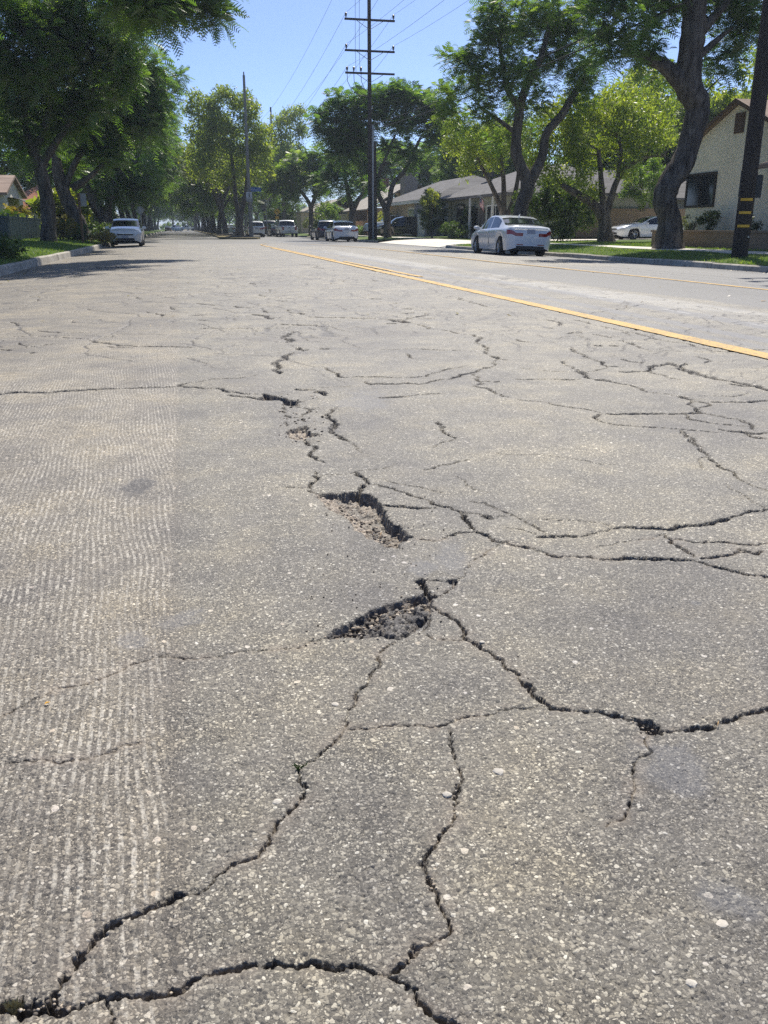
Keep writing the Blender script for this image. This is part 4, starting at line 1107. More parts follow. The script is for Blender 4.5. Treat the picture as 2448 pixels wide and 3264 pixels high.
def px_tree(label, Y, base_px, zb, limb_px, blob_px, m, seed, **kw):
    """limbs given as photo pixels measured at street distance Y with half-widths in pixels; blobs (px, py, r px[, dY])"""
    dep = (atY(1224, 726, Y) - Vector((0, 0, H))).length; s = dep / F * 1.0
    b = atY(*base_px, Y); b.z = zb
    limbs = []
    for pts in limb_px:
        limbs.append(([tuple(atY(x, y, Y + (q[0] if q else 0))) for x, y, r, *q in pts], [r * s for x, y, r, *q in pts]))
    l0, r0 = limbs[0]; l0[0] = (b.x, b.y, zb - .15)
    blobs = []
    for x, y, r, *q in blob_px:
        c = atY(x, y, Y + (q[0] if q else 0)); blobs.append((tuple(c), (r * s, r * s, r * s * .82)))
    return tree(label, tuple(b), limbs, blobs, m, seed, **kw)

# --- right: the big street tree by the pole
px_tree('biggest street tree on the right, thick S shaped grey trunk beside the black pole', 30.5, (2130, 795), lawnz(17), [
    [(2130, 800, 62), (2132, 765, 46), (2135, 700, 37), (2118, 640, 38), (2135, 580, 38), (2175, 520, 37), (2205, 430, 35), (2225, 340, 38), (2195, 275, 40), (2200, 180, 38), (2212, 80, 36), (2215, -60, 32), (2225, -260, 22)],
    [(2200, 300, 34), (2165, 255, 26), (2110, 205, 20), (2050, 180, 15), (1990, 150, 9)],
    [(2212, 120, 22), (2270, 60, 14), (2340, -20, 9)], [(2205, 200, 14), (2260, 150, 10), (2330, 90, 6)]],
    [(1985, 70, 105, -1), (2095, 30, 105, 1.5), (2075, 165, 70), (1960, 170, 60, -1), (2290, 40, 95, 1), (2385, 120, 85, .5), (2330, 215, 62), (2240, 225, 45, 1.5), (2420, 10, 90), (1900, -60, 120), (2120, -140, 150), (2330, -140, 150), (2130, 250, 40, 1)],
    L_JAC, 21, per=22, cr=.55, L=.42, dens=.64, k=6)
px_tree('street tree behind the nearest white sedan, twisting forked limbs and bright open crown', 41, (1655, 745), lawnz(16.6), [
    [(1655, 750, 26), (1660, 670, 22), (1682, 590, 21), (1655, 520, 17), (1644, 465, 16), (1658, 346, 13), (1677, 277, 12), (1722, 188, 9), (1752, 74, 6)],
    [(1682, 590, 18), (1727, 504, 14), (1742, 425, 13), (1791, 366, 12), (1826, 306, 10), (1865, 247, 6)],
    [(1658, 346, 10), (1620, 290, 8), (1600, 200, 6), (1590, 120, 4)], [(1650, 430, 8), (1600, 390, 6), (1540, 350, 4)]],
    [(1500, 205, 62), (1475, 290, 55, 1), (1570, 120, 75), (1610, 40, 80), (1680, 130, 75, 1), (1740, 30, 85), (1640, 240, 70, -1), (1560, 280, 60), (1790, 120, 75, 1), (1850, 60, 70), (1720, 240, 65, 1), (1820, 220, 60), (1530, 370, 48), (1650, 350, 50, 1.5), (1730, 340, 50), (1440, 215, 42), (1430, 300, 40, 1), (1420, 380, 30, 1), (1480, 400, 40, 2), (1600, 430, 45, 2), (1680, 450, 40, 2), (1890, 160, 55, 2), (1880, 270, 52, 1), (1840, 320, 40), (1880, 210, 50)],
    L_MID, 22, per=24, cr=.55, L=.40, dens=.62, k=5)
px_tree('slim three stemmed tree between the sedan and the sage bungalow', 50, (1610, 700), lawnz(19.5), [
    [(1610, 705, 10), (1606, 640, 8), (1604, 560, 7), (1590, 470, 5)], [(1606, 690, 9), (1588, 640, 8), (1558, 575, 6), (1520, 500, 4)], [(1614, 690, 9), (1636, 640, 8), (1652, 560, 6), (1660, 470, 4)]],
    [(1470, 470, 52), (1530, 440, 52), (1590, 430, 55), (1440, 420, 35), (1560, 520, 45), (1490, 535, 32), (1640, 470, 45), (1680, 420, 45)],
    L_CAM, 23, kind='leaf', per=70, cr=.6, L=.20, dens=.8, group=None)
px_tree('yellowish garden tree with low forked trunk in front of the right driveway', 42, (1932, 768), lawnz(24), [
    [(1932, 770, 34), (1928, 735, 22), (1925, 695, 20), (1895, 655, 14), (1840, 618, 11), (1790, 590, 7)], [(1927, 700, 15), (1945, 640, 11), (1965, 580, 9), (1995, 535, 8), (2060, 500, 6), (2120, 495, 4)],
    [(1925, 690, 12), (1915, 560, 8), (1908, 480, 6)], [(1965, 580, 6), (1980, 480, 5), (1960, 420, 4)]],
    [(1790, 420, 70), (1870, 370, 70, 1), (1960, 380, 70), (2050, 400, 65), (1830, 490, 60), (1920, 470, 60, 1), (2010, 480, 55), (2090, 460, 50), (1770, 560, 48, 1), (1870, 580, 45), (1980, 320, 55, 1), (2100, 360, 50, 2), (1730, 480, 50, 2), (1890, 620, 30), (1750, 380, 60, 2), (1820, 350, 60, 2), (2110, 420, 55, 2), (1700, 540, 40, 1), (2040, 330, 55, 2), (1990, 560, 34)],
    L_CAM, 24, kind='leaf', per=70, cr=.58, L=.19, dens=.75, group=None, name='garden_tree')
# --- centre
px_tree('spreading jacaranda with a broad dark crown right beside the utility pole', 72, (1236, 756), lawnz(16.6), [
    [(1236, 760, 13), (1235, 735, 11), (1234, 693, 10.5), (1230, 664, 10), (1219, 646, 8), (1208, 624, 7), (1203, 599, 6.5), (1190, 550, 5), (1170, 480, 4), (1150, 400, 3)],
    [(1231, 668, 9), (1243, 638, 8), (1246, 608, 7.5), (1255, 584, 7), (1273, 564, 6.5), (1292, 541, 6), (1312, 500, 4.5), (1340, 440, 3.5)], [(1208, 560, 5), (1230, 500, 4), (1260, 430, 3)], [(1203, 599, 5), (1215, 530, 5), (1245, 520, 4)]],
    [(1085, 350, 48), (1150, 335, 48), (1220, 325, 50), (1290, 320, 52), (1350, 330, 50), (1405, 350, 42), (1025, 400, 42), (1110, 415, 45), (1180, 400, 45), (1300, 400, 45), (1380, 400, 42), (1160, 465, 36), (1060, 460, 38), (1310, 490, 26), (1310, 525, 22), (1370, 450, 28), (1415, 420, 26), (1100, 500, 32), (1270, 300, 26), (1190, 600, 14), (1235, 480, 16)],
    L_JAC, 25, per=20, cr=.75, L=.72, dens=.8)
px_tree('forked dark street tree next behind the broad jacaranda', 88, (1122, 752), lawnz(16.6), [
    [(1122, 755, 13), (1122, 700, 11), (1124, 668, 10), (1112, 630, 7), (1105, 590, 6), (1090, 540, 4)], [(1124, 672, 9), (1140, 640, 7), (1158, 615, 6), (1165, 570, 5), (1180, 520, 3)]],
    [(1060, 520, 36), (1120, 500, 40), (1170, 510, 36), (1040, 570, 30), (1090, 570, 32), (1150, 565, 28), (1120, 440, 35), (1060, 450, 30), (1100, 620, 16)],
    L_JAC, 26, per=18, cr=.8, L=.8, dens=.7)
px_tree('light green street tree over the dark blue parked car', 108, (992, 755), lawnz(16), [
    [(992, 757, 8), (992, 700, 7), (990, 660, 6.5), (975, 630, 5), (950, 600, 4)], [(991, 665, 6), (1005, 625, 5), (1020, 590, 4)]],
    [(930, 590, 34), (985, 570, 38), (1030, 580, 32), (900, 550, 32), (960, 520, 36), (1010, 510, 34), (1050, 540, 28), (890, 610, 28), (950, 640, 22), (1020, 630, 20), (860, 590, 26)],
    L_MID, 27, per=20, cr=.9, L=.9, dens=.7)
px_tree('yellow green tree standing in the middle distance above the yellow warning sign', 128, (905, 750), .2, [
    [(905, 752, 6), (905, 680, 5), (900, 600, 4), (890, 500, 3)], [(905, 650, 4), (930, 580, 3), (945, 500, 2)]],
    [(900, 390, 34), (950, 370, 30), (870, 440, 34), (930, 440, 36), (970, 410, 24), (890, 500, 34), (950, 500, 30), (850, 520, 28), (915, 560, 28), (880, 600, 24)],
    L_CAM, 28, kind='leaf', per=60, cr=.9, L=.36, dens=.8)
px_tree('tall yellow green tree on the median corner beside the wooden lamp pole', 88, (765, 745), .15, [
    [(765, 750, 14), (763, 715, 11.5), (764, 690, 11), (754, 650, 6.5), (748, 600, 6), (742, 530, 5), (730, 450, 3)], [(765, 695, 9), (775, 650, 7), (785, 610, 6.5), (788, 560, 5), (795, 470, 3)]],
    [(655, 370, 42), (710, 340, 44), (770, 335, 44), (640, 430, 45), (700, 420, 48), (765, 410, 46), (825, 430, 40), (610, 350, 30), (660, 490, 42), (730, 490, 44), (800, 490, 42), (640, 550, 38), (700, 570, 36), (760, 560, 32), (840, 500, 30), (820, 560, 30), (620, 320, 28), (720, 310, 30), (800, 370, 30)],
    L_CAM, 29, kind='leaf', per=62, cr=.75, L=.30, dens=.72)
# --- left
tree('left street tree nearest the camera, trunk outside the picture, dark drooping crown', (-6.6, 25, .33),
    [([(-6.6, 25, .2), (-6.5, 25.2, 2.0), (-6.2, 25.6, 3.6), (-5.6, 26.5, 5.6), (-4.6, 28, 8)], [.5, .38, .34, .28, .14]), ([(-6.2, 25.6, 3.6), (-7.3, 26, 5.5), (-8.5, 27, 8)], [.3, .24, .12]), ([(-5.6, 26.5, 5.6), (-3.6, 29, 7.6), tuple(atY(520, 40, 32.5)), tuple(atY(640, 25, 33)), tuple(atY(700, 45, 33))], [.22, .18, .12, .08, .04])],
    [((-7.6, 27.5, 8.5), (2.3, 2.6, 1.9)), ((-5.6, 29.5, 9.4), (2.2, 2.4, 1.8)), ((-7.4, 31.0, 6.6), (2.0, 2.2, 1.5)), ((-3.9, 30, 10.8), (1.8, 2.0, 1.5)), ((-6.5, 26, 11), (2.5, 2.5, 1.6)), ((-5.2, 26.5, 7.8), (1.6, 2, 1.4))] + [(tuple(atY(x, y, 32.5 + dy)), (r * .0122, r * .0122 * 1.5, r * .0122 * .8)) for x, y, r, dy in ((440, 30, 75, -2), (520, 25, 70, -1), (600, 15, 58, 0), (660, 40, 44, 0), (705, 62, 26, 0), (560, 72, 40, 0), (680, -25, 60, 0), (580, -60, 90, 0), (440, -60, 100, -2))] + [((-1, 26.6, 9.7), (1.8, 1.8, 1.0)), ((.3, 29.2, 9.9), (1.7, 1.8, 1.0)), ((-1.4, 31, 10.6), (1.6, 1.8, 1.0)), ((-2.6, 28.4, 9.8), (1.6, 1.8, 1.0))], L_JAC, 31, per=20, cr=.55, L=.44, dens=.62, k=6)
px_tree('left street tree with straight dark trunk in front of the steel fence', 45.7, (154, 768), lawnz(-6.2), [
    [(154, 772, 26), (155, 740, 20), (155, 690, 19), (150, 640, 19), (140, 585, 18), (125, 530, 16), (105, 480, 13), (85, 420, 10), (70, 330, 7)], [(128, 535, 12), (175, 460, 9), (230, 380, 7), (300, 280, 5)], [(110, 490, 10), (150, 380, 8), (190, 200, 5)]],
    [(60, 330, 110), (180, 300, 115, 1), (300, 260, 105), (100, 180, 120, -2), (240, 140, 120), (370, 170, 95, -1), (20, 60, 120, -3), (150, 40, 120), (300, 30, 110, -2), (410, 60, 80, -4), (250, 410, 70, 1), (60, 450, 60), (150, 440, 60, 2), (400, 290, 60, 1), (-60, 230, 120, -2)],
    L_JAC, 32, per=20, cr=.62, L=.50, dens=.66, k=6)
px_tree('left street tree leaning away to the left, second trunk behind the fence', 54, (262, 752), lawnz(-6.2), [
    [(262, 756, 26), (255, 720, 20), (235, 680, 19), (210, 630, 18), (190, 570, 17), (180, 510, 13), (175, 440, 9)], [(228, 600, 10), (262, 580, 9), (290, 560, 7), (330, 520, 5)], [(205, 600, 10), (250, 500, 8), (330, 400, 6)]],
    [(330, 350, 85), (420, 330, 75), (470, 250, 70), (520, 290, 50, 14), (380, 430, 75, 1), (470, 400, 70), (290, 470, 60), (560, 260, 34, 16), (230, 540, 36, 1), (400, 240, 70), (540, 350, 40, 16), (330, 500, 45)],
    L_JAC, 33, per=20, cr=.66, L=.55, dens=.8, k=5)
px_tree('third left street tree, forked trunk just left of the silver hatchback', 66, (338, 752), lawnz(-6.2), [
    [(338, 755, 24), (337, 715, 18), (332, 690, 19), (305, 660, 15), (288, 620, 12), (270, 590, 10), (240, 570, 7)], [(336, 700, 14), (350, 650, 13), (360, 600, 12), (372, 555, 11), (400, 530, 9), (432, 512, 7), (440, 490, 5)], [(362, 590, 8), (372, 520, 6), (380, 420, 5)]],
    [(420, 470, 58, 4), (500, 450, 50, 8), (540, 400, 30, 12), (370, 540, 50), (450, 560, 50), (500, 520, 36, 8), (400, 620, 38), (470, 620, 40), (310, 580, 34), (350, 640, 30), (490, 350, 44, 12)],
    L_JAC, 34, per=20, cr=.75, L=.62, dens=.85)

# --- far rows: three kinds, copied
def proto(seed, m, kind, hgt, wid, label, per, L, lean=0):
    rr = random.Random(seed); limbs = [([(0, 0, -.2), (.1 * lean, 0, 1.6), (.5 * lean, .1, 3.2)], [.42, .30, .28])]
    tips = []
    for i in range(4):
        a = i * 1.57 + rr.uniform(-.5, .5); q = (.5 * lean + math.cos(a) * wid * .5, .1 + math.sin(a) * wid * .5, hgt * rr.uniform(.62, .75)); tips.append(q)
        limbs.append(([(.5 * lean, .1, 3.1), (.5 * lean + math.cos(a) * wid * .18, math.sin(a) * wid * .18, hgt * .45), q], [.20, .15, .07]))
    bl = [((q[0] + rr.uniform(-.6, .6), q[1] + rr.uniform(-.6, .6), q[2] + rr.uniform(-.5, 1.2)), (wid * .34, wid * .34, hgt * .15)) for q in tips]
    bl += [((.3, 0, hgt * .86), (wid * .36, wid * .36, hgt * .13))]
    bl += [((math.cos(a) * wid * .55, math.sin(a) * wid * .55, hgt * rr.uniform(.38, .6)), (wid * .24, wid * .24, hgt * .12)) for a in (rr.uniform(0, 6.28) for _ in range(5))]
    return tree(label, (0, 0, 0), limbs, bl, m, seed, kind=kind, per=per, cr=.95, L=L, dens=.85, group='trees lining the far street')
pj = proto(51, L_JAC, 'frond', 12.5, 8.6, '', 16, .9, -1); pc = proto(52, L_CAM, 'leaf', 13.5, 8.2, '', 56, .40, 1); pm = proto(53, L_MID, 'frond', 11.0, 7.6, '', 16, .9, 1)
far = []
rr = random.Random(77)
for i, Y in enumerate((84, 99, 114, 130, 147, 166, 186, 208, 235, 265, 300)):
    far.append((rr.choice((pj, pj, pm)), -6.4, Y, 'dark street tree on the left kerb beyond the silver hatchback'))
for i, Y in enumerate((106, 122, 140, 160, 182, 206, 235, 268, 305)):
    far.append((rr.choice((pc, pc, pm)), 5.3, Y, 'yellow green tree in the far median row between the two roads'))
for i, Y in enumerate((150, 172, 196, 225, 260, 300)):
    far.append((rr.choice((pc, pm)), 16.2, Y, 'tree far down the right hand side of the right road'))
for i, (x, Y) in enumerate(((-2, 372), (4, 385), (10, 370), (-9, 390), (16, 380), (-15, 372))):
    far.append((pm, x, Y, 'hazy tree closing the far end of the street'))
for i, (x, Y, q) in enumerate(((44, 62, pc), (52, 78, pm), (38, 118, pm), (46, 128, pc), (30, 125, pm), (60, 100, pj), (34, 96, pm), (36, 66, pc), (41, 70, pm), (47, 56, pc), (40, 50, pc), (38, 74, pm))):
    far.append((q, x, Y, 'tree rising behind the roofs of the right hand houses'))
for i, (x, Y, q) in enumerate(((-19, 84, pm), (-24, 72, pj), (-17, 96, pj), (-30, 66, pm), (-16, 132, pm))):
    far.append((q, x, Y, 'garden tree behind the left hand houses'))
used = set(); GR = {'dark': 'left kerb trees', 'yell': 'median trees', 'tree': 'right side trees', 'hazy': 'trees at the street end', 'gard': 'left garden trees'}
for q, x, Y, lb in far:
    o = q if q.name not in used else copy_tree(q); used.add(q.name)
    o.location = (x, Y, lawnz(x) if x < -4 or x > 14 else (.1 if Y < 340 else 0)); s = rr.uniform(.86, 1.15); o.scale = (s, s, s * rr.uniform(.92, 1.08))
    o.rotation_euler = (0, 0, rr.uniform(0, 6.28)); o['label'] = lb
    o['group'] = 'trees behind the right roofs' if 'roofs' in lb else GR[lb[:4]]

# --- the wood that closes the far end of the street: one mass
g = np.random.default_rng(9); fw = []
for i in range(330):
    fw.append((g.uniform(-70, 90), g.uniform(402, 414), 1.0 + 9.0 * g.random()))
o = leaf_cloud('far_wood', np.array(fw), 60, 1.9, 1.5, L_MID, None, 5, 'leaf'); tag(o, 'mass of distant trees where the street disappears', 'trees', None, 'stuff')
# --- shrubs
def shrub(label, loc, r, m, seed, kind='leaf', n=40, per=40, L=.09, cr=.2, flowers=None, name='shrub', stems=6, cat='shrub', group=None):
    root = thing(name, loc, 0, label, cat, group); g = np.random.default_rng(seed); rr = random.Random(seed)
    cs = blob_clumps((0, 0, r[2] * .55), (r[0], r[1], r[2] * .5), n, g, .2)
    mb = MB()
    for i in range(stems):
        c = cs[rr.randrange(len(cs))]; mb.tube(bezier((rr.uniform(-.1, .1) * r[0], rr.uniform(-.1, .1) * r[1], -.08), tuple(c), .1, 5, rr), [.025, .02, .016, .012, .008], 5)
    mb.build('stem', M_BARK, root)
    ex = None
    if flowers:
        fm, fn = flowers; top = [c for c in cs if c[2] > r[2] * .5] or cs
        ex = (fm, [top[rr.randrange(len(top))] + np.array([rr.uniform(-cr, cr), rr.uniform(-cr, cr) - cr * .5, cr * .8]) for _ in range(fn)])
    leaf_cloud('foliage', cs, int(per * 1.7), cr, L * 1.25, m, root, seed, kind, 4, .5, ex)
    return root
def at_ground(px, py, Y, dz=0):
    q = atY(px, py, Y); return (q.x, Y, lawnz(q.x) + dz)
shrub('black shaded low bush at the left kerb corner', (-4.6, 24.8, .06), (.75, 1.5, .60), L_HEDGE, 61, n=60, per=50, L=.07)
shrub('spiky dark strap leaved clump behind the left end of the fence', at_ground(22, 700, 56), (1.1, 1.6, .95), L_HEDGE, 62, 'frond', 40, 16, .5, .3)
shrub('bright yellow bush with white blooms behind the left fence', at_ground(78, 690, 57), (1.0, 1.6, 1.1), L_YEL, 63, n=46, per=44, L=.10, flowers=(L_FLW, 26))
shrub('orange brown plume plant beside the yellow bush at the white house', at_ground(50, 680, 60), (.5, .7, 1.5), L_ORG, 64, 'frond', 26, 14, .45, .3)
shrub('orange flowering shrub right of the straight dark trunk', at_ground(195, 745, 50), (.9, 1.2, 1.15), L_ORG, 65, n=44, per=40, L=.09)
shrub('dark rounded shrub below the leaning trunk', at_ground(235, 745, 52.5), (1.0, 1.4, 1.0), L_HEDGE, 66, n=46, per=44, L=.09)
shrub('dark green shrub hiding the base of the forked left tree', at_ground(300, 745, 58), (1.1, 1.6, 1.1), L_HEDGE, 67, n=46, per=40, L=.10)
shrub('low orange and yellow flowered shrub beside the hatchback', at_ground(325, 760, 48.5), (.7, 1.2, .62), L_ORG, 68, n=36, per=40, L=.08, flowers=(L_FLW, 4))
shrub('green shrub between the kerb and the silver hatchback', at_ground(355, 760, 53.5), (.55, 1.0, .75), L_HEDGE, 69, n=30, per=40, L=.08)
shrub('light green palm leaved plant in the left garden', at_ground(205, 690, 66), (1.3, 1.3, 2.6), L_YEL, 70, 'frond', 20, 16, 1.0, .3)
shrub('reddish bush below the palm leaved plant', at_ground(180, 720, 62), (1.0, 1.0, 1.5), L_ORG, 71, n=30, per=40, L=.10)
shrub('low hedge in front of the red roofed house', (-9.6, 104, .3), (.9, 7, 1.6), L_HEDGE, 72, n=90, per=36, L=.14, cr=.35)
# right
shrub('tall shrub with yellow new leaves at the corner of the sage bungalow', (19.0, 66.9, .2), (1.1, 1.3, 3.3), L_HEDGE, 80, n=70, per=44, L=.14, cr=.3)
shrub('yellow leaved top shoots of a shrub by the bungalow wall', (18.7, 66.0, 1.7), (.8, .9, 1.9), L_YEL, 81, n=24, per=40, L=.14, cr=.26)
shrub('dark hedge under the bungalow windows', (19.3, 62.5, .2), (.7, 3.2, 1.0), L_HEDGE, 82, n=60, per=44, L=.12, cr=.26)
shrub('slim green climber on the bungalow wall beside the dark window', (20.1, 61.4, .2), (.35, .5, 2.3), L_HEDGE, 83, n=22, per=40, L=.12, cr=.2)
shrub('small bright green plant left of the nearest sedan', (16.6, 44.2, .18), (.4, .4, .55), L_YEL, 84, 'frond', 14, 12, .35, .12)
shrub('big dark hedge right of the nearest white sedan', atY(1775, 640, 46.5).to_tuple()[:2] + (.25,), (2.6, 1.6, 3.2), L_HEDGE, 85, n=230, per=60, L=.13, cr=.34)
shrub('dense round clipped tree with bright top behind the white coupe', atY(2045, 700, 51.5).to_tuple()[:2] + (2.0,), (1.7, 1.7, 2.9), L_MID, 86, n=130, per=60, L=.12, cr=.3, name='clipped_tree', cat='tree')
shrub('small dark flowering bush in the planter below the cream wall', (20.3, 31.7, .70), (.35, .55, .95), L_HEDGE, 87, n=22, per=36, L=.08, cr=.16)
shrub('sparse twiggy bush in the planter left of the dark bush', (20.3, 33.0, .70), (.3, .6, .7), L_GREY, 88, n=16, per=26, L=.07, cr=.16)
shrub('leafy bush at the left end of the planter wall', (19.75, 33.9, .70), (.35, .35, 1.0), L_MID, 89, n=22, per=36, L=.09, cr=.16)
shrub('pale green flowering plant left of the black pole', (19.75, 28.4, .55), (.4, .5, .75), L_GREY, 90, n=18, per=36, L=.08, cr=.16)
shrub('red flowering geranium bed right of the black pole', (19.8, 25.0, .60), (.45, 1.3, .65), L_MID, 91, n=34, per=36, L=.08, cr=.16, flowers=(L_RED, 26))
shrub('bright green iris blades just right of the black pole', (20.1, 26.2, .65), (.25, .3, 1.0), L_YEL, 92, 'frond', 10, 10, .5, .1)
shrub('round green bush beside the pale lattice fence', (18.2, 111, .2), (1.6, 2.0, 3.6), L_MID, 93, n=70, per=40, L=.2, cr=.4)
shrub('pale flowering bush over the orange block wall', (17.6, 116.5, .2), (1.8, 2.4, 2.2), L_GREY, 94, n=60, per=36, L=.2, cr=.4, flowers=(L_FLW, 16))
shrub('yellow green bush under the beige house eave', (20.0, 87.4, .2), (.8, 1.7, 2.2), L_YEL, 95, n=36, per=40, L=.16, cr=.3)
shrub('low green bush at the foot of the orange block wall', (18.1, 90.5, .2), (.5, 1.6, .8), L_MID, 96, n=30, per=40, L=.13, cr=.25)
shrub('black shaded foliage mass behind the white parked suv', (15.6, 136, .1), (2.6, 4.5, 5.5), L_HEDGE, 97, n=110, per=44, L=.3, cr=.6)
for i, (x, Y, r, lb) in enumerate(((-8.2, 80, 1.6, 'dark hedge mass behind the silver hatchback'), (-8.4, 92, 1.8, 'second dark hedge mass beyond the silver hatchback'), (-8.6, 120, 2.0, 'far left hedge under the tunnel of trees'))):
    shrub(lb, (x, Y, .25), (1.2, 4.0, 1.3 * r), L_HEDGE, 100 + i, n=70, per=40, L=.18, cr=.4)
# weeds in the road cracks
def weed(label, px, py, r, m, seed, n=26):
    v = gz(px, py); root = thing('weed', (v.x, v.y, -.012), 0, label, 'weed'); g = np.random.default_rng(seed); mb = MB()
    for i in range(n):
        a = g.uniform(0, 6.28); l = r * g.uniform(.5, 1.1); tl = g.uniform(.4, 1.2); b = (g.normal(0, r * .35), g.normal(0, r * .22), 0); q = (b[0] + math.cos(a) * l, b[1] + math.sin(a) * l * .7, l * tl + .008)
        w_ = .0011; mb.add([(b[0] - w_, b[1], 0), (b[0] + w_, b[1], 0), ((b[0] + q[0]) / 2 + w_ * 1.6, (b[1] + q[1]) / 2, q[2] * .7), q, ((b[0] + q[0]) / 2 - w_ * 1.6, (b[1] + q[1]) / 2, q[2] * .7)], [(0, 1, 2, 4), (4, 2, 3)])
    o = mb.build('blades', m, root); return root
weed('tiny green weed growing in the long crack left of the picture middle', 952, 2448, .014, mat('weed_green', (.12, .17, .035), .7, .3, 60), 1)
weed('tuft of dry greenish grass filling the crack at the bottom left corner', 40, 3205, .011, mat('weed_dry', (.26, .23, .12), .8, .4, 60), 2, 46)
# ================================================================== VEHICLES
def paintm(name, col, metallic=0):
    k = NT(name); p = k.obj()
    dust = k.noise(p, 2.2, 5, .6)
    c = k.mix(k.ramp(dust, [(.4, 0.), (.8, .22)]), (*col, 1), tuple(x * .75 + .06 for x in col) + (1,))
    b = k.surf(Base_Color=c, Roughness=.2, Metallic=metallic, Specular_IOR_Level=.5, Coat_Weight=1.0); b.inputs['Coat Roughness'].default_value = .06; return k.m
P_WHITE = paintm('white_paint', (.72, .74, .76)); P_SILV = paintm('silver_paint', (.72, .71, .68), .0); P_BLACK = paintm('black_paint', (.010, .011, .014))
P_BLUE = paintm('dark_blue_paint', (.025, .035, .06)); P_GREY = paintm('grey_paint', (.09, .095, .10), .3)
k = NT('car_glass'); k.surf(Base_Color=(.015, .018, .022), Roughness=.04, Specular_IOR_Level=.8); M_CGL = k.m
M_TYRE = mat('tyre_rubber', (.018, .018, .019), .85, .2); M_UNDER = mat('dark_underbody', (.012, .012, .013), .9, .1)
M_RIM = mat('alloy_rim', (.42, .43, .44), .3, .1, metallic=.8); k = NT('red_lens'); k.surf(Base_Color=(.28, .012, .012), Roughness=.12, Specular_IOR_Level=.7); M_RED = k.m
k = NT('clear_lens'); k.surf(Base_Color=(.55, .56, .58), Roughness=.08, Specular_IOR_Level=.9); M_LENS = k.m
M_PLATE = mat('number_plate', (.40, .41, .46), .5, .1); M_CHROME = mat('chrome', (.6, .6, .6), .12, .05, metallic=1.0); M_BLKTR = mat('black_trim', (.02, .02, .022), .45, .1)
def smooth_curve(keys, t, r=.012):
    x = [k_[0] for k_ in keys]; y = [k_[1] for k_ in keys]
    return sum(float(np.interp(t + d * r, x, y)) * wgt for d, wgt in ((-1.5, .15), (-.7, .22), (0, .26), (.7, .22), (1.5, .15)))
TYPES = {  # top outline (0 rear .. 1 front), shoulder line, side glass spans, rear glass span, windscreen span
 'sedan': dict(L=4.55, W=1.76, H=1.44, top=[(0, .80), (.012, .99), (.03, 1.05), (.145, 1.10), (.27, 1.345), (.36, 1.42), (.46, 1.44), (.56, 1.41), (.63, 1.32), (.755, 1.04), (.86, .96), (.955, .82), (.99, .70), (1, .60)],
              belt=[(0, .92), (.3, .93), (.7, .87), (.95, .72), (1, .6)], side=[(.24, .45), (.46, .70)], rear=(.135, .275), wind=(.615, .765), wheels=(.205, .80), r=.32, sill=.20),
 'coupe': dict(L=4.6, W=1.78, H=1.32, top=[(0, .78), (.02, .93), (.15, .98), (.30, 1.24), (.42, 1.31), (.50, 1.30), (.58, 1.22), (.70, .95), (.85, .86), (.96, .72), (1, .58)],
              belt=[(0, .82), (.3, .83), (.7, .80), (.95, .66), (1, .55)], side=[(.30, .64)], rear=(.15, .31), wind=(.55, .70), wheels=(.20, .80), r=.32, sill=.18),
 'hatch': dict(L=4.3, W=1.72, H=1.46, top=[(0, .95), (.02, 1.12), (.08, 1.24), (.25, 1.40), (.40, 1.46), (.52, 1.45), (.62, 1.35), (.79, 1.02), (.90, .92), (.97, .78), (1, .62)],
              belt=[(0, .98), (.3, .95), (.7, .88), (.95, .74), (1, .6)], side=[(.16, .42), (.43, .70)], rear=(.025, .20), wind=(.60, .795), wheels=(.19, .82), r=.31, sill=.19),
 'suv': dict(L=4.55, W=1.86, H=1.70, top=[(0, .95), (.015, 1.12), (.06, 1.52), (.10, 1.62), (.30, 1.70), (.50, 1.69), (.58, 1.60), (.72, 1.16), (.88, 1.06), (.965, .92), (1, .70)],
              belt=[(0, 1.06), (.4, 1.04), (.7, 1.0), (.95, .86), (1, .7)], side=[(.10, .28), (.29, .46), (.47, .68)], rear=(.018, .075), wind=(.565, .735), wheels=(.19, .80), r=.36, sill=.26),
 'pickup': dict(L=5.6, W=1.95, H=1.86, top=[(0, 1.14), (.395, 1.14), (.40, 1.20), (.425, 1.72), (.46, 1.84), (.56, 1.86), (.62, 1.80), (.715, 1.27), (.88, 1.18), (.965, 1.08), (1, .75)],
              belt=[(0, 1.08), (.4, 1.10), (.7, 1.10), (.95, .98), (1, .74)], side=[(.435, .53), (.54, .67)], rear=(.395, .435), wind=(.605, .73), wheels=(.19, .80), r=.40, sill=.38),
}
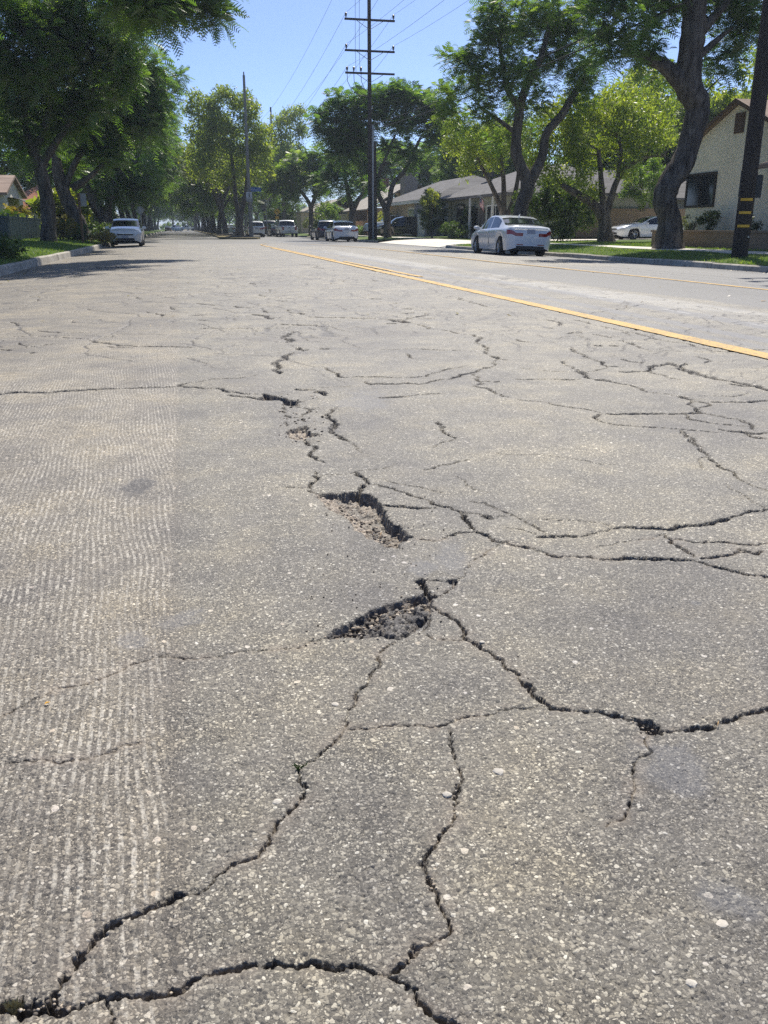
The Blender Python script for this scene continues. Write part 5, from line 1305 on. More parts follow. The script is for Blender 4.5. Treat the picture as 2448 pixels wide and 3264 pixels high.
def car(label, typ, paint, loc, rz, group=None, detail=True, name='parked_car', cat='car', dims=None, z=0):
    T = dict(TYPES[typ]); T.update(dims or {}); L, W = T['L'], T['W']; hs = T['H'] / TYPES[typ]['H']
    root = thing(name, (loc[0], loc[1], z), rz, label, cat, group)
    r = T['r']; wy = [(f_ - .5) * L for f_ in T['wheels']]; ts = sorted(set([0, .004, .01, .018, .03, .045, .955, .97, .982, .992, .997, 1] + list(np.linspace(.045, .955, 66)) + list(T['rear']) + list(T['wind']) + [a for s_ in T['side'] for a in s_]))
    rings = []
    for t in ts:
        y = (t - .5) * L; e = min(t, 1 - t)
        wf = 1 - .30 * max(0, 1 - e / .055) ** 2.2 - .05 * max(0, 1 - e / .22) ** 2; w_ = W / 2 * wf
        yy = y
        zt = smooth_curve(T['top'], t) * hs; zb = min(smooth_curve(T['belt'], t, .03) * hs, zt - .035)
        z0 = T['sill'] + .10 * max(0, 1 - e / .05) ** 1.5
        for q in wy:
            d = abs(y - q); ra = r + .055
            if d < ra: z0 = max(z0, min(r + math.sqrt(ra * ra - d * d), zb - .14))
        hT = zt - zb; cab = min(1, max(0, (hT - .08) / .42)); wr = w_ * (.93 - .15 * cab * (1 if typ != 'pickup' else .7)); 
        rings.append([(w_ * .93, z0), (w_ * .985, z0 + .36 * (zb - z0)), (w_, z0 + .75 * (zb - z0)), (w_ * .985, zb - .02), (w_ * .945, zb + min(.035, hT * .5)), (wr, zb + hT * (.45 + .40 * cab)), (wr * .955, zb + hT * (.72 + .215 * cab)), (wr * .55, zb + hT * .985), (0, zt)])
    nR = 9; body = MB(); glass = {}; parts_ = {}
    inside = lambda t, s_: s_[0] < t < s_[1]
    def put(d, key, q): d.setdefault(key, MB()).add(q, [(0, 1, 2, 3)])
    for i in range(len(ts) - 1):
        tm = (ts[i] + ts[i + 1]) / 2; y0, y1 = (ts[i] - .5) * L, (ts[i + 1] - .5) * L
        hT = rings[i][8][1] - rings[i][3][1]
        for j in range(8):
            for s_ in (1, -1):
                a, b, c, d = rings[i][j], rings[i + 1][j], rings[i + 1][j + 1], rings[i][j + 1]
                q = [(s_ * a[0], y0, a[1]), (s_ * b[0], y1, b[1]), (s_ * c[0], y1, c[1]), (s_ * d[0], y0, d[1])]
                if s_ < 0: q = q[::-1]
                key = None
                if j == 4 and hT > .16:
                    for n_, sp in enumerate(T['side']):
                        if inside(tm, sp): key = ('side_window', n_, s_)
                if j >= 6 and inside(tm, T['wind']): key = ('windscreen', 0, 0)
                if j >= 6 and inside(tm, T['rear']): key = ('rear_window', 0, 0)
                if j in (2,) and tm < .04 and typ != 'pickup': key = ('tail_light', 0, s_)
                if j in (2,) and tm > .93: key = ('headlight', 0, s_)
                if key: put(parts_, key, q)
                else: body.add(q, [(0, 1, 2, 3)])
    for e, y in ((0, -L / 2), (-1, L / 2)):
        rg = rings[e]
        for j in range(8):
            a, b = rg[j], rg[j + 1]; sp = 3 if j == 2 else 1
            xs = [(-1, -.52), (-.52, .52), (.52, 1)] if j == 2 else [(-1, 1)]
            for u, v in xs:
                q = [(u * a[0], y, a[1]), (v * a[0], y, a[1]), (v * b[0], y, b[1]), (u * b[0], y, b[1])]
                if e == -1: q = q[::-1]
                if j == 2 and (u, v) != (-.52, .52) and not (typ == 'pickup' and e == 0):
                    put(parts_, ('tail_light' if e == 0 else 'headlight', 0, 1 if u > 0 else -1), q)
                else: body.add(q, [(0, 1, 2, 3)])
    bo = body.build('body', paint, root, True)
    bm = bmesh.new(); bm.from_mesh(bo.data); bmesh.ops.remove_doubles(bm, verts=bm.verts, dist=.0005); bmesh.ops.recalc_face_normals(bm, faces=bm.faces); bm.to_mesh(bo.data); bm.free()
    try: bo.data.set_sharp_from_angle(angle=R_(38))
    except Exception: pass
    M_ = {'side_window': M_CGL, 'windscreen': M_CGL, 'rear_window': M_CGL, 'tail_light': M_RED, 'headlight': M_LENS}
    for key, mb in parts_.items():
        o = mb.build(key[0], M_[key[0]], root, True); bm = bmesh.new(); bm.from_mesh(o.data); bmesh.ops.remove_doubles(bm, verts=bm.verts, dist=.0005); bmesh.ops.recalc_face_normals(bm, faces=bm.faces); bm.to_mesh(o.data); bm.free()
    if typ == 'pickup':     # load bed cut-out rim, tail lamps and rear bumper
        bo_ = MB(); bo_.box(-W / 2 + .12, W / 2 - .12, -L / 2 + .08, -L * .11, 1.06 * hs, 1.142 * hs + .002); bo_.build('load_bed', M_UNDER, root)
        for s_ in (1, -1): MB().box(s_ * (W / 2 - .30) - .09, s_ * (W / 2 - .30) + .09, -L / 2 - .03, -L / 2 + .02, .78 * hs, 1.10 * hs).build('tail_light', M_RED, root)
        MB().box(-W / 2 + .12, W / 2 - .12, -L / 2 - .10, -L / 2 + .05, .42, .62).build('rear_bumper', M_CHROME if paint is not P_WHITE else mat('white_bumper', (.6, .6, .6), .4, .1), root)
        MB().box(-.10, .10, -L / 2 - .025, -L / 2, .98 * hs, 1.03 * hs).build('tailgate_handle', M_BLKTR, root)
    # underside and inner arches
    un = MB(); un.box(-W * .38, W * .38, -L * .44, L * .44, T['sill'] - .02, .55); un.box(-W * .43, W * .43, wy[0] + r + .08, wy[1] - r - .08, T['sill'] - .02, .5); un.box(-W * .36, W * .36, -L * .485, -L * .3, T['sill'] + .02, .42)
    un.build('underbody', M_UNDER, root)
    # wheels
    tw = .21; tyre = MB().lathe([(r * .66, -tw / 2), (r * .92, -tw / 2), (r * .985, -tw * .40), (r, -tw * .25), (r, tw * .25), (r * .985, tw * .40), (r * .92, tw / 2), (r * .66, tw / 2)], 28, 'x')
    rim = MB().lathe([(r * .67, tw * .44), (r * .62, tw * .40), (r * .58, tw * .22)], 28, 'x')
    for i in range(5):
        a = i * 2 * math.pi / 5; c, s2 = math.cos(a), math.sin(a)
        for da in (-.13, .13):
            p0 = (tw * .42, r * .14 * math.cos(a + da * 3), r * .14 * math.sin(a + da * 3)); p1 = (tw * .40, r * .63 * math.cos(a + da), r * .63 * math.sin(a + da)); rim.tube([p0, p1], [r * .05, r * .045], 5)
    rim.lathe([(.001, tw * .46), (r * .16, tw * .45), (r * .18, tw * .3)], 14, 'x')
    disc = MB().lathe([(.001, tw * .12), (r * .66, tw * .12)], 20, 'x')
    first = None
    for q in wy:
        for s_ in (1, -1):
            if first is None:
                wl = tyre.build('tyre', M_TYRE, None, True); tyre_o = wl
                wh = bpy.data.objects.new('wheel', None); C.objects.link(wh); wh.parent = root; tyre_o.parent = wh
                ro = rim.build('rim', M_RIM, wh, True); do = disc.build('brake_disc', M_UNDER, wh); first = wh
            else: wh = copy_tree(first, root)
            wh.location = (s_ * (W / 2 - tw / 2 - .02), q, r); wh.rotation_euler = (random.uniform(0, 1) * 0, 0, 0 if s_ > 0 else math.pi)
    if not detail: return root
    for s_ in (1, -1):      # mirrors, handles
        tm_ = T['wind'][1] - .05; y = (tm_ - .5) * L; zb = smooth_curve(T['belt'], tm_) * hs
        m_ = MB(); m_.lathe([(.001, -.07), (.07, -.06), (.10, -.01), (.10, .03), (.001, .035)], 12, 'y'); m_.v = [(v[0] * 1.15, v[1], v[2] * .75) for v in m_.v]
        m_.v = [(v[0] + s_ * (W / 2 + .10), v[1] + y, v[2] + zb + .10) for v in m_.v]; m_.box(min(s_ * (W / 2 - .05), s_ * (W / 2 + .06)), max(s_ * (W / 2 - .05), s_ * (W / 2 + .06)), y - .02, y + .03, zb + .03, zb + .08)
        m_.build('wing_mirror', paint if typ != 'suv' else M_BLKTR, root, True)
        for sp in T['side'][-2:]:
            yy = (sp[0] - .5) * L + .12; MB().box(s_ * W / 2 - .015, s_ * W / 2 + .02, yy, yy + .17, .80 * hs * (1.12 if typ in ('suv', 'pickup') else 1), .83 * hs * (1.12 if typ in ('suv', 'pickup') else 1)).build('door_handle', paint, root)
    if len(T['side']) > 1:
        sm = MB()
        for sp in T['side'][-1:] + [(T['side'][-1][1] + .03, 0)]:
            y = (sp[0] - .5) * L - .03
            for s_ in (1, -1): sm.box(s_ * W / 2 * .992 - .006, s_ * W / 2 * .992 + .006, y, y + .010, T['sill'] + .08, smooth_curve(T['belt'], y / L + .5) * hs - .04)
        sm.build('door_seams', M_BLKTR, root)
    zp = {'sedan': .78, 'coupe': .7, 'hatch': .8, 'suv': .88, 'pickup': .55}[typ] * hs
    MB().box(-.155, .155, -L / 2 - .115 if typ == 'pickup' else -L / 2 - .012, -L / 2, zp, zp + .16).build('number_plate', M_PLATE, root)
    MB().box(-.155, .155, L / 2, L / 2 + .015, .42, .56).build('number_plate', M_PLATE, root)
    lb = MB(); lb.box(-W * .30, W * .30, -L / 2 - .008, -L / 2 + .02, T['sill'] + .06, T['sill'] + .17); lb.build('lower_valance', M_BLKTR, root)
    gl = MB(); gl.box(-W * .27, W * .27, L / 2 - .01, L / 2 + .010, .30, .42); gl.box(-W * .24, W * .24, L / 2 - .02, L / 2 + .008, .57, .63); gl.build('grille', M_BLKTR, root)
    MB().box(-W * .24, W * .24, L / 2 + .002, L / 2 + .018, .635, .655).build('chrome_strip', M_CHROME, root)
    return root
PI = math.pi
civ = car('nearest parked car, white sedan seen from its rear left', 'sedan', P_WHITE, (12.3, 32.6), -.01, z=-.05, dims=dict(L=4.55, W=1.78, H=1.45))
civ.rotation_euler = (0, R_(2.2), -.012)
# its stepped tail lamps, boot lip, red reflectors, antenna
MB().box(-.62, .62, -2.292, -2.24, .955, .99).build('boot_lip', P_WHITE, civ); MB().box(-.52, -.28, -2.289, -2.27, .40, .43).build('reflector', M_RED, civ); MB().box(.28, .52, -2.289, -2.27, .40, .43).build('reflector', M_RED, civ)
MB().tube([(0, -.9, 1.40), (0, -1.02, 1.49)], [.03, .008], 6).build('antenna', P_WHITE, civ)
car('silver hatchback parked facing us at the left kerb', 'hatch', P_SILV, (-2.80, 52.4), PI, z=.0, dims=dict(L=4.4, W=1.74, H=1.46))
car('white sedan parked in front of the orange block wall', 'sedan', P_WHITE, (11.75, 66), 0, 'cars parked along the right street', z=-.02, dims=dict(L=4.8, W=1.85, H=1.47))
car('dark blue car parked ahead of the second white sedan', 'suv', P_BLUE, (11.75, 74.0), 0, 'cars parked along the right street', z=-.03, dims=dict(H=1.62, W=1.84))
car('white pickup truck with its tailgate toward us', 'pickup', P_WHITE, (11.5, 98.5), 0, 'cars parked along the right street', name='pickup_truck', cat='pickup truck', z=-.03, dims=dict(L=5.6, W=1.95, H=1.80))
car('dark grey car parked ahead of the white pickup', 'sedan', P_GREY, (11.3, 107.5), 0, 'cars parked along the right street', z=-.03, detail=False)
car('black tall suv, farthest parked on the right street', 'suv', P_BLACK, (11.2, 116), 0, 'cars parked along the right street', z=-.03, dims=dict(H=1.95, W=1.98, L=5.2), detail=False)
car('white crossover parked behind the wooden lamp pole', 'suv', P_WHITE, (7.95, 97), 0, z=0, dims=dict(W=1.84, H=1.66))
car('white crew cab truck with a big chrome grille in the driveway', 'pickup', P_WHITE, (20.6, 86.0), PI / 2 + .08, name='pickup_truck', cat='pickup truck', z=.22, dims=dict(L=6.0, W=2.0, H=1.95))
car('glossy black crossover parked in the driveway across the lawn', 'suv', P_BLACK, (18.9, 76.2), PI / 2 + .06, z=.22, dims=dict(L=4.85, H=1.68))
wc = atY(2150, 768, 49.6)
car('white coupe facing the street on the right driveway', 'coupe', P_WHITE, (atY(1952, 768, 49.6).x + 2.35, 49.6), PI / 2, z=.27, dims=dict(L=4.7, H=1.36))
car('white car driving toward us far down the street with lights on', 'hatch', P_WHITE, (-.1, 236), PI, detail=False, name='moving_car')
car('dark car parked far down the left kerb', 'sedan', P_BLACK, (-2.7, 250), 0, detail=False)
car('silver pickup crossing the far end of the street', 'pickup', P_SILV, (-.8, 300), PI / 2, detail=False, name='pickup_truck', cat='pickup truck')
car('white pickup crossing behind the silver one at the street end', 'pickup', P_WHITE, (3.0, 312), PI / 2, detail=False, name='pickup_truck', cat='pickup truck')
car('small silver car parked behind the median trees', 'hatch', P_SILV, (7.9, 190), 0, detail=False)
car('dark car with red lights parked behind the median trees', 'sedan', P_GREY, (8.2, 215), 0, detail=False)
car('white car half hidden behind the median corner trunk', 'hatch', P_WHITE, (8.2, 150), 0, detail=False)
# ================================================================== POLES, WIRES, SIGNS, SMALL THINGS
k = NT('creosote_wood'); p = k.obj((1, 1, .12))
b_ = k.surf(Base_Color=k.ramp(k.noise(p, 14, 5, .7), [(.3, (.022, .018, .016)), (.6, (.060, .048, .042)), (.8, (.09, .075, .065))]), Roughness=.9, Specular_IOR_Level=.2)
k.set(b_.inputs['Normal'], k.bump(k.noise(p, 30, 5, .7), .6, .02)); M_POLE = k.m
M_GPOLE = mat('weathered_grey_wood', (.26, .24, .21), .9, .2, 3); M_STEELP = mat('galvanised_steel', (.36, .37, .37), .5, .1, metallic=.5)
M_INS = mat('brown_insulator', (.10, .085, .08), .3, .1); M_WIRE = mat('black_cable', (.02, .02, .022), .6, .1); M_YREF = mat('yellow_reflective_tape', (.72, .40, .03), .5, .1, 8)
UP = Vector((14.6, 69, .12)); NP = Vector(gz(2355, 828)) * .925; NP.z = .08; FP = Vector((14.4, 138, .1))
arms = [atY(1180, y, 69).z for y in (66, 165, 236)]
def upole(name, base, h, label, cat, armz, arms3=True, r=.17):
    t = thing(name, base, 0, label, cat)
    MB().tube([(0, 0, -.3), (0, 0, h * .5), (0, 0, h)], [r, r * .86, r * .68], 14).build('pole', M_POLE, t, True)
    for i, z in enumerate(armz):
        zl = z - base[2]; a = MB().box(-1.86, 1.86, -r - .10, -r - .004 + .03, zl - .06, zl + .07).build('crossarm', M_POLE, t)
        b = MB(); b.tube([(-1.0, -r - .05, zl - .05), (0, -r + .02, zl - .62)], .02, 5); b.tube([(1.0, -r - .05, zl - .05), (0, -r + .02, zl - .62)], .02, 5); b.build('arm_brace', M_STEELP, a)
        xs = (-1.76, 1.76) if i < 2 or not arms3 else (-1.72, -1.22, -.68)
        for x in xs: MB().lathe([(.03, .0), (.03, .08), (.09, .10), (.05, .15), (.10, .19), (.06, .24), (.11, .28), (.05, .34), (.001, .36)], 10, 'z', (x, -r - .05, zl + .07)).build('insulator', M_INS, a, True)
    return t
u = upole('utility_pole', UP, 21.5, 'tall dark utility pole with three crossarms behind the broad jacaranda', 'utility pole', arms + [arms[0] + 2.6])
dw = MB(); dw.tube([(.22, -.02, 0), (.22, -.02, 8.2)], .10, 10); dw.build('conduit', M_STEELP, u, True)
MB().tube([(.42, .1, -.2), (.42, .1, 4.2), (.40, .1, 7.0)], [.15, .14, .12], 12).build('stub_pole', M_POLE, u, True)
dl = MB()
for i, x in enumerate((-1.72, -1.22, -.68)):
    z = arms[2] - UP.z; dl.tube([(x, -.22, z), (x + .02, -.22, z - .55), (x + .35, -.2, z - 1.2), (x + .75, -.15, z - 1.42), (-.15, -.1, z - 1.55 - .1 * i)], .022, 5)
for x in (-1.05, -.75): dl.tube([(x, -.2, arms[0] + 2.5 - UP.z), (x - .04, -.2, arms[1] - UP.z + .1), (x, -.2, arms[2] - UP.z + .1)], .016, 4)
dl.build('jumper_cables', M_WIRE, u, True)
n_ = upole('utility_pole', NP, 21.0, 'thick black pole with three yellow bands at the right edge', 'utility pole', [a - .2 for a in arms], True, .225)
yl_ = MB()
for py in (636.5, 678, 720.5):
    z = atY(2370, py, NP.y).z - NP.z; rr_ = .232; 
    for i in range(14):
        a0 = PI * 1.0 + .25 + i * .14; a1 = a0 + .14; q = [(rr_ * math.cos(a), rr_ * math.sin(a), zz) for a, zz in ((a0, z - .036), (a1, z - .036), (a1, z + .036), (a0, z + .036))]
        if i < 11: yl_.add(q, [(0, 1, 2, 3)])
yl_.build('yellow_band', M_YREF, n_)
rs = MB()
for za, zb in ((atY(2355, 585, NP.y).z, atY(2355, 470, NP.y).z), (atY(2355, 628, NP.y).z, atY(2355, 590, NP.y).z)): pass
z0_, z1_ = atY(2355, 628, NP.y).z - NP.z, atY(2355, 545, NP.y).z - NP.z
rs.tube([(-.23, -.12, z0_), (-.33, -.12, z0_), (-.33, -.12, z1_), (-.23, -.12, z1_)], .022, 6); rs.tube([(-.23, -.12, (z0_ + z1_) / 2), (-.33, -.12, (z0_ + z1_) / 2)], .02, 6)
rs.build('conduit_bracket', M_WIRE, n_)
bx = MB().box(.10, .34, -.16, .12, z0_ - .02, z1_ - .1); bx.build('equipment_box', M_BLKTR, n_)
MB().lathe([(.001, -.012), (.028, -.010), (.03, 0)], 10, 'y', (.06, -.222, atY(2379, 755, NP.y).z - NP.z)).build('tag', M_STEELP, n_)
f_ = upole('utility_pole', FP, 17.6, 'farther dark utility pole among the trees down the right street', 'utility pole', [a - 2.6 for a in arms])
def wire(label, a, b, sag, r=.014):
    a, b = Vector(a), Vector(b); pts = []
    for i in range(29):
        t = i / 28; q = a.lerp(b, t); q.z -= sag * 4 * t * (1 - t); pts.append(q)
    o = MB().tube([q - a for q in pts], r, 5, False).build('power_line', M_WIRE, None, True); o.location = a
    return tag(o, label, 'power line', 'power lines between the utility poles')
M_WIRE_ = M_WIRE
for i, (z, x) in enumerate(((arms[0], -1.76), (arms[0], 1.76), (arms[1], -1.76), (arms[1], 1.76), (arms[2], -1.72), (arms[0] + 2.6, -1.76), (arms[0] + 2.6, 1.76))):
    side = 'left' if x < 0 else 'right'; lv = ('upper', 'upper', 'middle', 'middle', 'lowest', 'topmost', 'topmost')[i]
    A = (UP.x + x, UP.y - .22, z + .40)
    wire(f'power line running overhead to the near pole from the {lv} crossarm, {side} end', A, (NP.x + x, NP.y - .27, z + .22), .55, .008)
    wire(f'power line running down the street to the far pole from the {lv} crossarm, {side} end', A, (FP.x + x, FP.y - .22, min(z - 2.2, 17.4)), 1.1, .011)
for i, (z, lb) in enumerate(((7.6, 'lower thick telephone cable crossing in front of the right trees'), (7.95, 'upper thick telephone cable crossing in front of the right trees'))):
    o = wire(lb, (UP.x, UP.y - .3, z + .3), (NP.x, NP.y + .3, z), .35, .03); o['category'] = 'cable'; o.name = 'telephone_cable'; o['group'] = 'telephone cables'
wire('thin service wire reaching from the utility pole to the beige bungalow', (UP.x + .2, UP.y, 9.2), (24.5, 79, 5.4), .6, .015)

# wooden lamp pole on the median with street-name blade and pedestrian sign
LP = Vector(atY(800, 752, 85)); LP.z = .16; lh = atY(777, 240, 85).z - LP.z
lp = thing('lamp_pole', LP, 0, 'weathered wooden lamp pole with street signs on the median corner', 'lamp pole'); lean = (atY(777, 240, 85).x - LP.x)
MB().tube([(0, 0, -.3), (lean * .5, 0, lh * .5), (lean, 0, lh)], [.17, .14, .11], 12).build('pole', M_GPOLE, lp, True)
zl_ = atY(787, 318, 85).z - LP.z; la = MB().tube([(lean * .8, 0, zl_), (lean * .8 + .35, 0, zl_ + .06)], .03, 6).build('lamp_arm', M_STEELP, lp, True)
MB().lathe([(.001, .04), (.10, .02), (.17, -.06), (.12, -.12), (.001, -.13)], 12, 'z', (lean * .8 + .42, 0, zl_ + .06)).build('lamp_head', M_TRIM, la, True)
MB().tube([(.20, -.05, 0), (.20 + lean * .12, -.05, 4.4)], .035, 6).build('sign_post', M_STEELP, lp, True)
MB().lathe([(.001, .35), (.05, .33), (.06, .1), (.05, 0)], 8, 'z', (lean, 0, lh - .05)).build('pole_cap', M_INS, lp, True)
def text(body, size, m, parent, loc, rx=PI / 2, name='lettering', depth=.004, al='CENTER'):
    cu = bpy.data.curves.new(name, 'FONT'); cu.body = body; cu.size = size; cu.extrude = depth; cu.align_x = al; cu.align_y = 'CENTER'; cu.resolution_u = 2
    o = bpy.data.objects.new(name, cu); C.objects.link(o); me = bpy.data.meshes.new_from_object(o); bpy.data.objects.remove(o); 
    o = bpy.data.objects.new(name, me); C.objects.link(o); me.materials.append(m); o.parent = parent; o.location = loc; o.rotation_euler = (rx, 0, 0); return o
M_SBLUE = mat('street_sign_blue', (.035, .13, .36), .45, .08); M_SWHITE = mat('sign_white', (.55, .57, .60), .5, .06); M_SBLK = mat('sign_black', (.02, .02, .02), .6); M_SYEL = mat('warning_yellow', (.72, .42, .03), .5, .08); M_SGREY = mat('sign_back_grey', (.30, .31, .31), .5, .1, metallic=.3)
s0, s1 = atY(799, 597, 84.6), atY(833, 611, 84.6)
bl = thing('street_name_sign', (s0.x, 84.62, s1.z), 0, 'blue street name sign on the wooden lamp pole', 'street sign')
bw, bh = s1.x - s0.x, s0.z - s1.z
MB().box(0, bw, 0, .03, 0, bh).build('blade', M_SBLUE, bl); text('Kanera', bh * .72, M_SWHITE, bl, (bw * .40, -.006, bh * .48)); text('ST', bh * .36, M_SWHITE, bl, (bw * .87, -.006, bh * .62))
q0, q1 = atY(784, 612, 84.5), atY(805, 643, 84.5); sw, sh_ = q1.x - q0.x, q0.z - q1.z
ps = thing('pedestrian_sign', (q0.x, 84.55, q1.z), 0, 'grey white sign with a small black walking figure on the lamp pole', 'traffic sign')
MB().box(0, sw, 0, .02, sh_ * .34, sh_).build('upper_plate', M_SWHITE, ps); MB().box(.02, sw + .02, 0, .02, 0, sh_ * .32).build('lower_plate', M_SGREY, ps)
fg_ = MB(); cx_ = sw * .5; zz = sh_ * .42
fg_.lathe([(.001, -.004), (.045, -.004), (.045, 0)], 10, 'y', (cx_, -.002, zz + .36)); fg_.add([(cx_ - .05, -.006, zz + .12), (cx_ + .05, -.006, zz + .12), (cx_ + .035, -.006, zz + .31), (cx_ - .035, -.006, zz + .31)], [(0, 1, 2, 3)])
fg_.add([(cx_ - .05, -.006, zz + .13), (cx_ - .01, -.006, zz + .13), (cx_ - .06, -.006, zz - .03), (cx_ - .11, -.006, zz - .03)], [(0, 1, 2, 3)]); fg_.add([(cx_ + .0, -.006, zz + .13), (cx_ + .05, -.006, zz + .13), (cx_ + .10, -.006, zz - .03), (cx_ + .05, -.006, zz - .03)], [(0, 1, 2, 3)])
fg_.build('walking_figure', M_SBLK, ps)
# yellow warning diamond further down the right street
wq = atY(883, 675, 112); ws = thing('warning_sign', (wq.x, 112, .15), 0, 'yellow diamond warning sign on a thin post above the parked cars', 'traffic sign')
MB().tube([(0, .03, 0), (0, .03, wq.z + .2)], .04, 6).build('post', M_STEELP, ws, True); rr_ = .42; zc_ = wq.z - .15
ld = MB().add([(-rr_, 0, zc_), (0, 0, zc_ - rr_), (rr_, 0, zc_), (0, 0, zc_ + rr_), (-rr_, .02, zc_), (0, .02, zc_ - rr_), (rr_, .02, zc_), (0, .02, zc_ + rr_)], [(0, 1, 2, 3), (7, 6, 5, 4), (0, 4, 5, 1), (1, 5, 6, 2), (2, 6, 7, 3), (3, 7, 4, 0)]).build('diamond_plate', M_SYEL, ws)
mk = MB(); mk.box(-.14, .14, -.008, -.002, zc_ - .02, zc_ + .06); mk.box(-.20, -.06, -.008, -.002, zc_ - .06, zc_ - .02); mk.box(.06, .20, -.008, -.002, zc_ - .06, zc_ - .02); mk.build('vehicle_symbol', M_SBLK, ld)
MB().box(-.22, .22, 0, .02, zc_ - .86, zc_ - .52).build('lower_plate', M_SYEL, ws)
wq = atY(858, 645, 110); w2 = thing('notice_sign', (atY(853, 740, 110).x, 110, .1), 0, 'small pale notice plate on a thin post right of the white crossover', 'traffic sign')
MB().tube([(0, 0, 0), (-.1, 0, wq.z + 1.0)], .06, 6).build('post', M_STEELP, w2, True); MB().box(-.05, .30, -.09, -.07, wq.z - .45, wq.z + .25).build('plate', M_SWHITE, w2)
# left: back of a square sign on a wooden post, and the back of a diamond sign
sp = atY(262, 768, 44); st = thing('sign_post', (atY(262, 740, 47).x, 47, .3), 0, 'square sign seen from behind on a wooden post left of the hatchback', 'traffic sign')
zt = atY(262, 615, 47).z - .3
MB().box(-.055, .055, -.05, .05, -.2, zt).build('post', M_WOODB, st); MB().box(-.02, .34, .05, .07, zt - .62, zt - .02).build('plate', M_SGREY, st)
dq = atY(447, 670, 78); dg = thing('sign_post', (dq.x, 78, .2), 0, 'grey back of a diamond sign in the shade above the hatchback', 'traffic sign')
MB().tube([(0, .03, -.1), (0, .03, dq.z + .1)], .04, 6).build('post', M_STEELP, dg, True); zc_ = dq.z - .2
MB().add([(-.38, 0, zc_), (0, 0, zc_ - .38), (.38, 0, zc_), (0, 0, zc_ + .38), (-.38, .02, zc_), (0, .02, zc_ - .38), (.38, .02, zc_), (0, .02, zc_ + .38)], [(0, 1, 2, 3), (7, 6, 5, 4), (0, 4, 5, 1), (1, 5, 6, 2), (2, 6, 7, 3), (3, 7, 4, 0)]).build('diamond_plate', M_SGREY, dg)
# flags
M_FRED = mat('flag_red', (.50, .06, .06), .8, .1); M_FBLU = mat('flag_blue', (.03, .05, .20), .8, .1); M_FWHT = mat('flag_white', (.75, .74, .72), .8, .05)
def flag(label, loc, w, h, pole_tilt):
    t = thing('flag', loc, 0, label, 'flag'); MB().tube([(0, 0, 0), (-.9, -.1, .55)], .015, 6).build('flag_staff', M_STEELP, t, True)
    def pt(u, v): return (-.9 + .10 + .75 * u * w, -.1 + .06 * math.sin(u * 7), .50 - .30 * u * w - v * h - .35 * u)
    for ci, m_ in ((0, M_FRED), (1, M_FWHT)):
        mb = MB()
        for s_ in range(13):
            if s_ % 2 != ci: continue
            for i in range(12):
                if s_ < 7 and i < 5: continue
                u0, u1 = i / 12, (i + 1) / 12; mb.add([pt(u0, s_ / 13), pt(u1, s_ / 13), pt(u1, (s_ + 1) / 13), pt(u0, (s_ + 1) / 13)], [(0, 1, 2, 3)])
        o = mb.build('red_stripes' if ci == 0 else 'white_stripes', m_, t)
    mb = MB()
    for i in range(5): mb.add([pt(i / 12, 0), pt((i + 1) / 12, 0), pt((i + 1) / 12, 7 / 13), pt(i / 12, 7 / 13)], [(0, 1, 2, 3)])
    can = mb.build('blue_canton', M_FBLU, t); sb = MB()
    for a in range(6):
        for b in range(5):
            q = Vector(pt((a + .5) / 6 * 5 / 12, (b + .5) / 5 * 7 / 13)) + Vector((0, -.008, 0)); s_ = .018
            for k_ in range(2):
                pts = [(q.x + s_ * math.sin(k_ * PI + i * 2.094), q.y, q.z + s_ * math.cos(k_ * PI + i * 2.094)) for i in range(3)]; sb.add(pts, [(0, 1, 2)])
    sb.build('stars', M_FWHT, can); return t
fq = atY(1200, 690, 94); flag('striped flag on a slanted staff behind the twin pole', (fq.x + .5, 94, fq.z), 1.0, .95, 0)
fq = atY(1522, 650, 56.4); flag('small limp striped flag hanging at the bungalow porch', (19.9, 56.2, fq.z), .45, .55, 0)

# loose things on the road
M_STONE = mat('pale_pebble', (.50, .46, .39), .85, .15, 40, .4, 200, bdist=.002); M_LEAFB = mat('dry_leaf', (.38, .24, .10), .8, .3, 30); M_DKST = mat('dark_pebble', (.03, .03, .035), .7, .2, 50)
def pebble(label, px, py, rpx, m, seed, flat=.45):
    v = gz(px, py); d = v.length if v.length > 1 else 1; r = rpx / F * math.hypot(v.length, H) * 1.0; g = np.random.default_rng(seed)
    bm = bmesh.new(); bmesh.ops.create_icosphere(bm, subdivisions=2, radius=r)
    for vt in bm.verts:
        nz = 1 + .28 * (float(vnoise(np.array([vt.co.x / r * 1.4 + seed]), np.array([vt.co.y / r * 1.4 + vt.co.z / r]), seed)[0]) - .5) * 2; vt.co *= nz; vt.co.z *= flat; vt.co.x *= g.uniform(.95, 1.25)
    me = bpy.data.meshes.new('pebble'); bm.to_mesh(me); bm.free(); me.materials.append(m); o = bpy.data.objects.new('pebble', me); C.objects.link(o); o.location = (v.x, v.y, r * flat * .35); o.rotation_euler = (0, 0, g.uniform(0, 3)); return tag(o, label, 'pebble')
pebble('flat pale stone between the two middle cracks', 1590, 2463, 17, M_STONE, 1); pebble('pale stone touching the middle crack', 1427, 2535, 15, M_STONE, 2)
pebble('long pale stone left of the middle crack', 883, 2558, 14, M_STONE, 3); pebble('whitish flake at the right edge low in the picture', 2304, 2947, 15, M_STONE, 4, .2); pebble('white angular stone near the bottom right corner', 2204, 3137, 14, M_STONE, 5)
pebble('pale pebble above the long left crack', 1070, 2247, 12, M_STONE, 6); pebble('black pebble on the plain asphalt right of the long left crack', 1188, 2768, 8, M_DKST, 7, .7); pebble('pale pebble by the crack fork under the lower pothole', 1537, 2048, 9, M_STONE, 8)
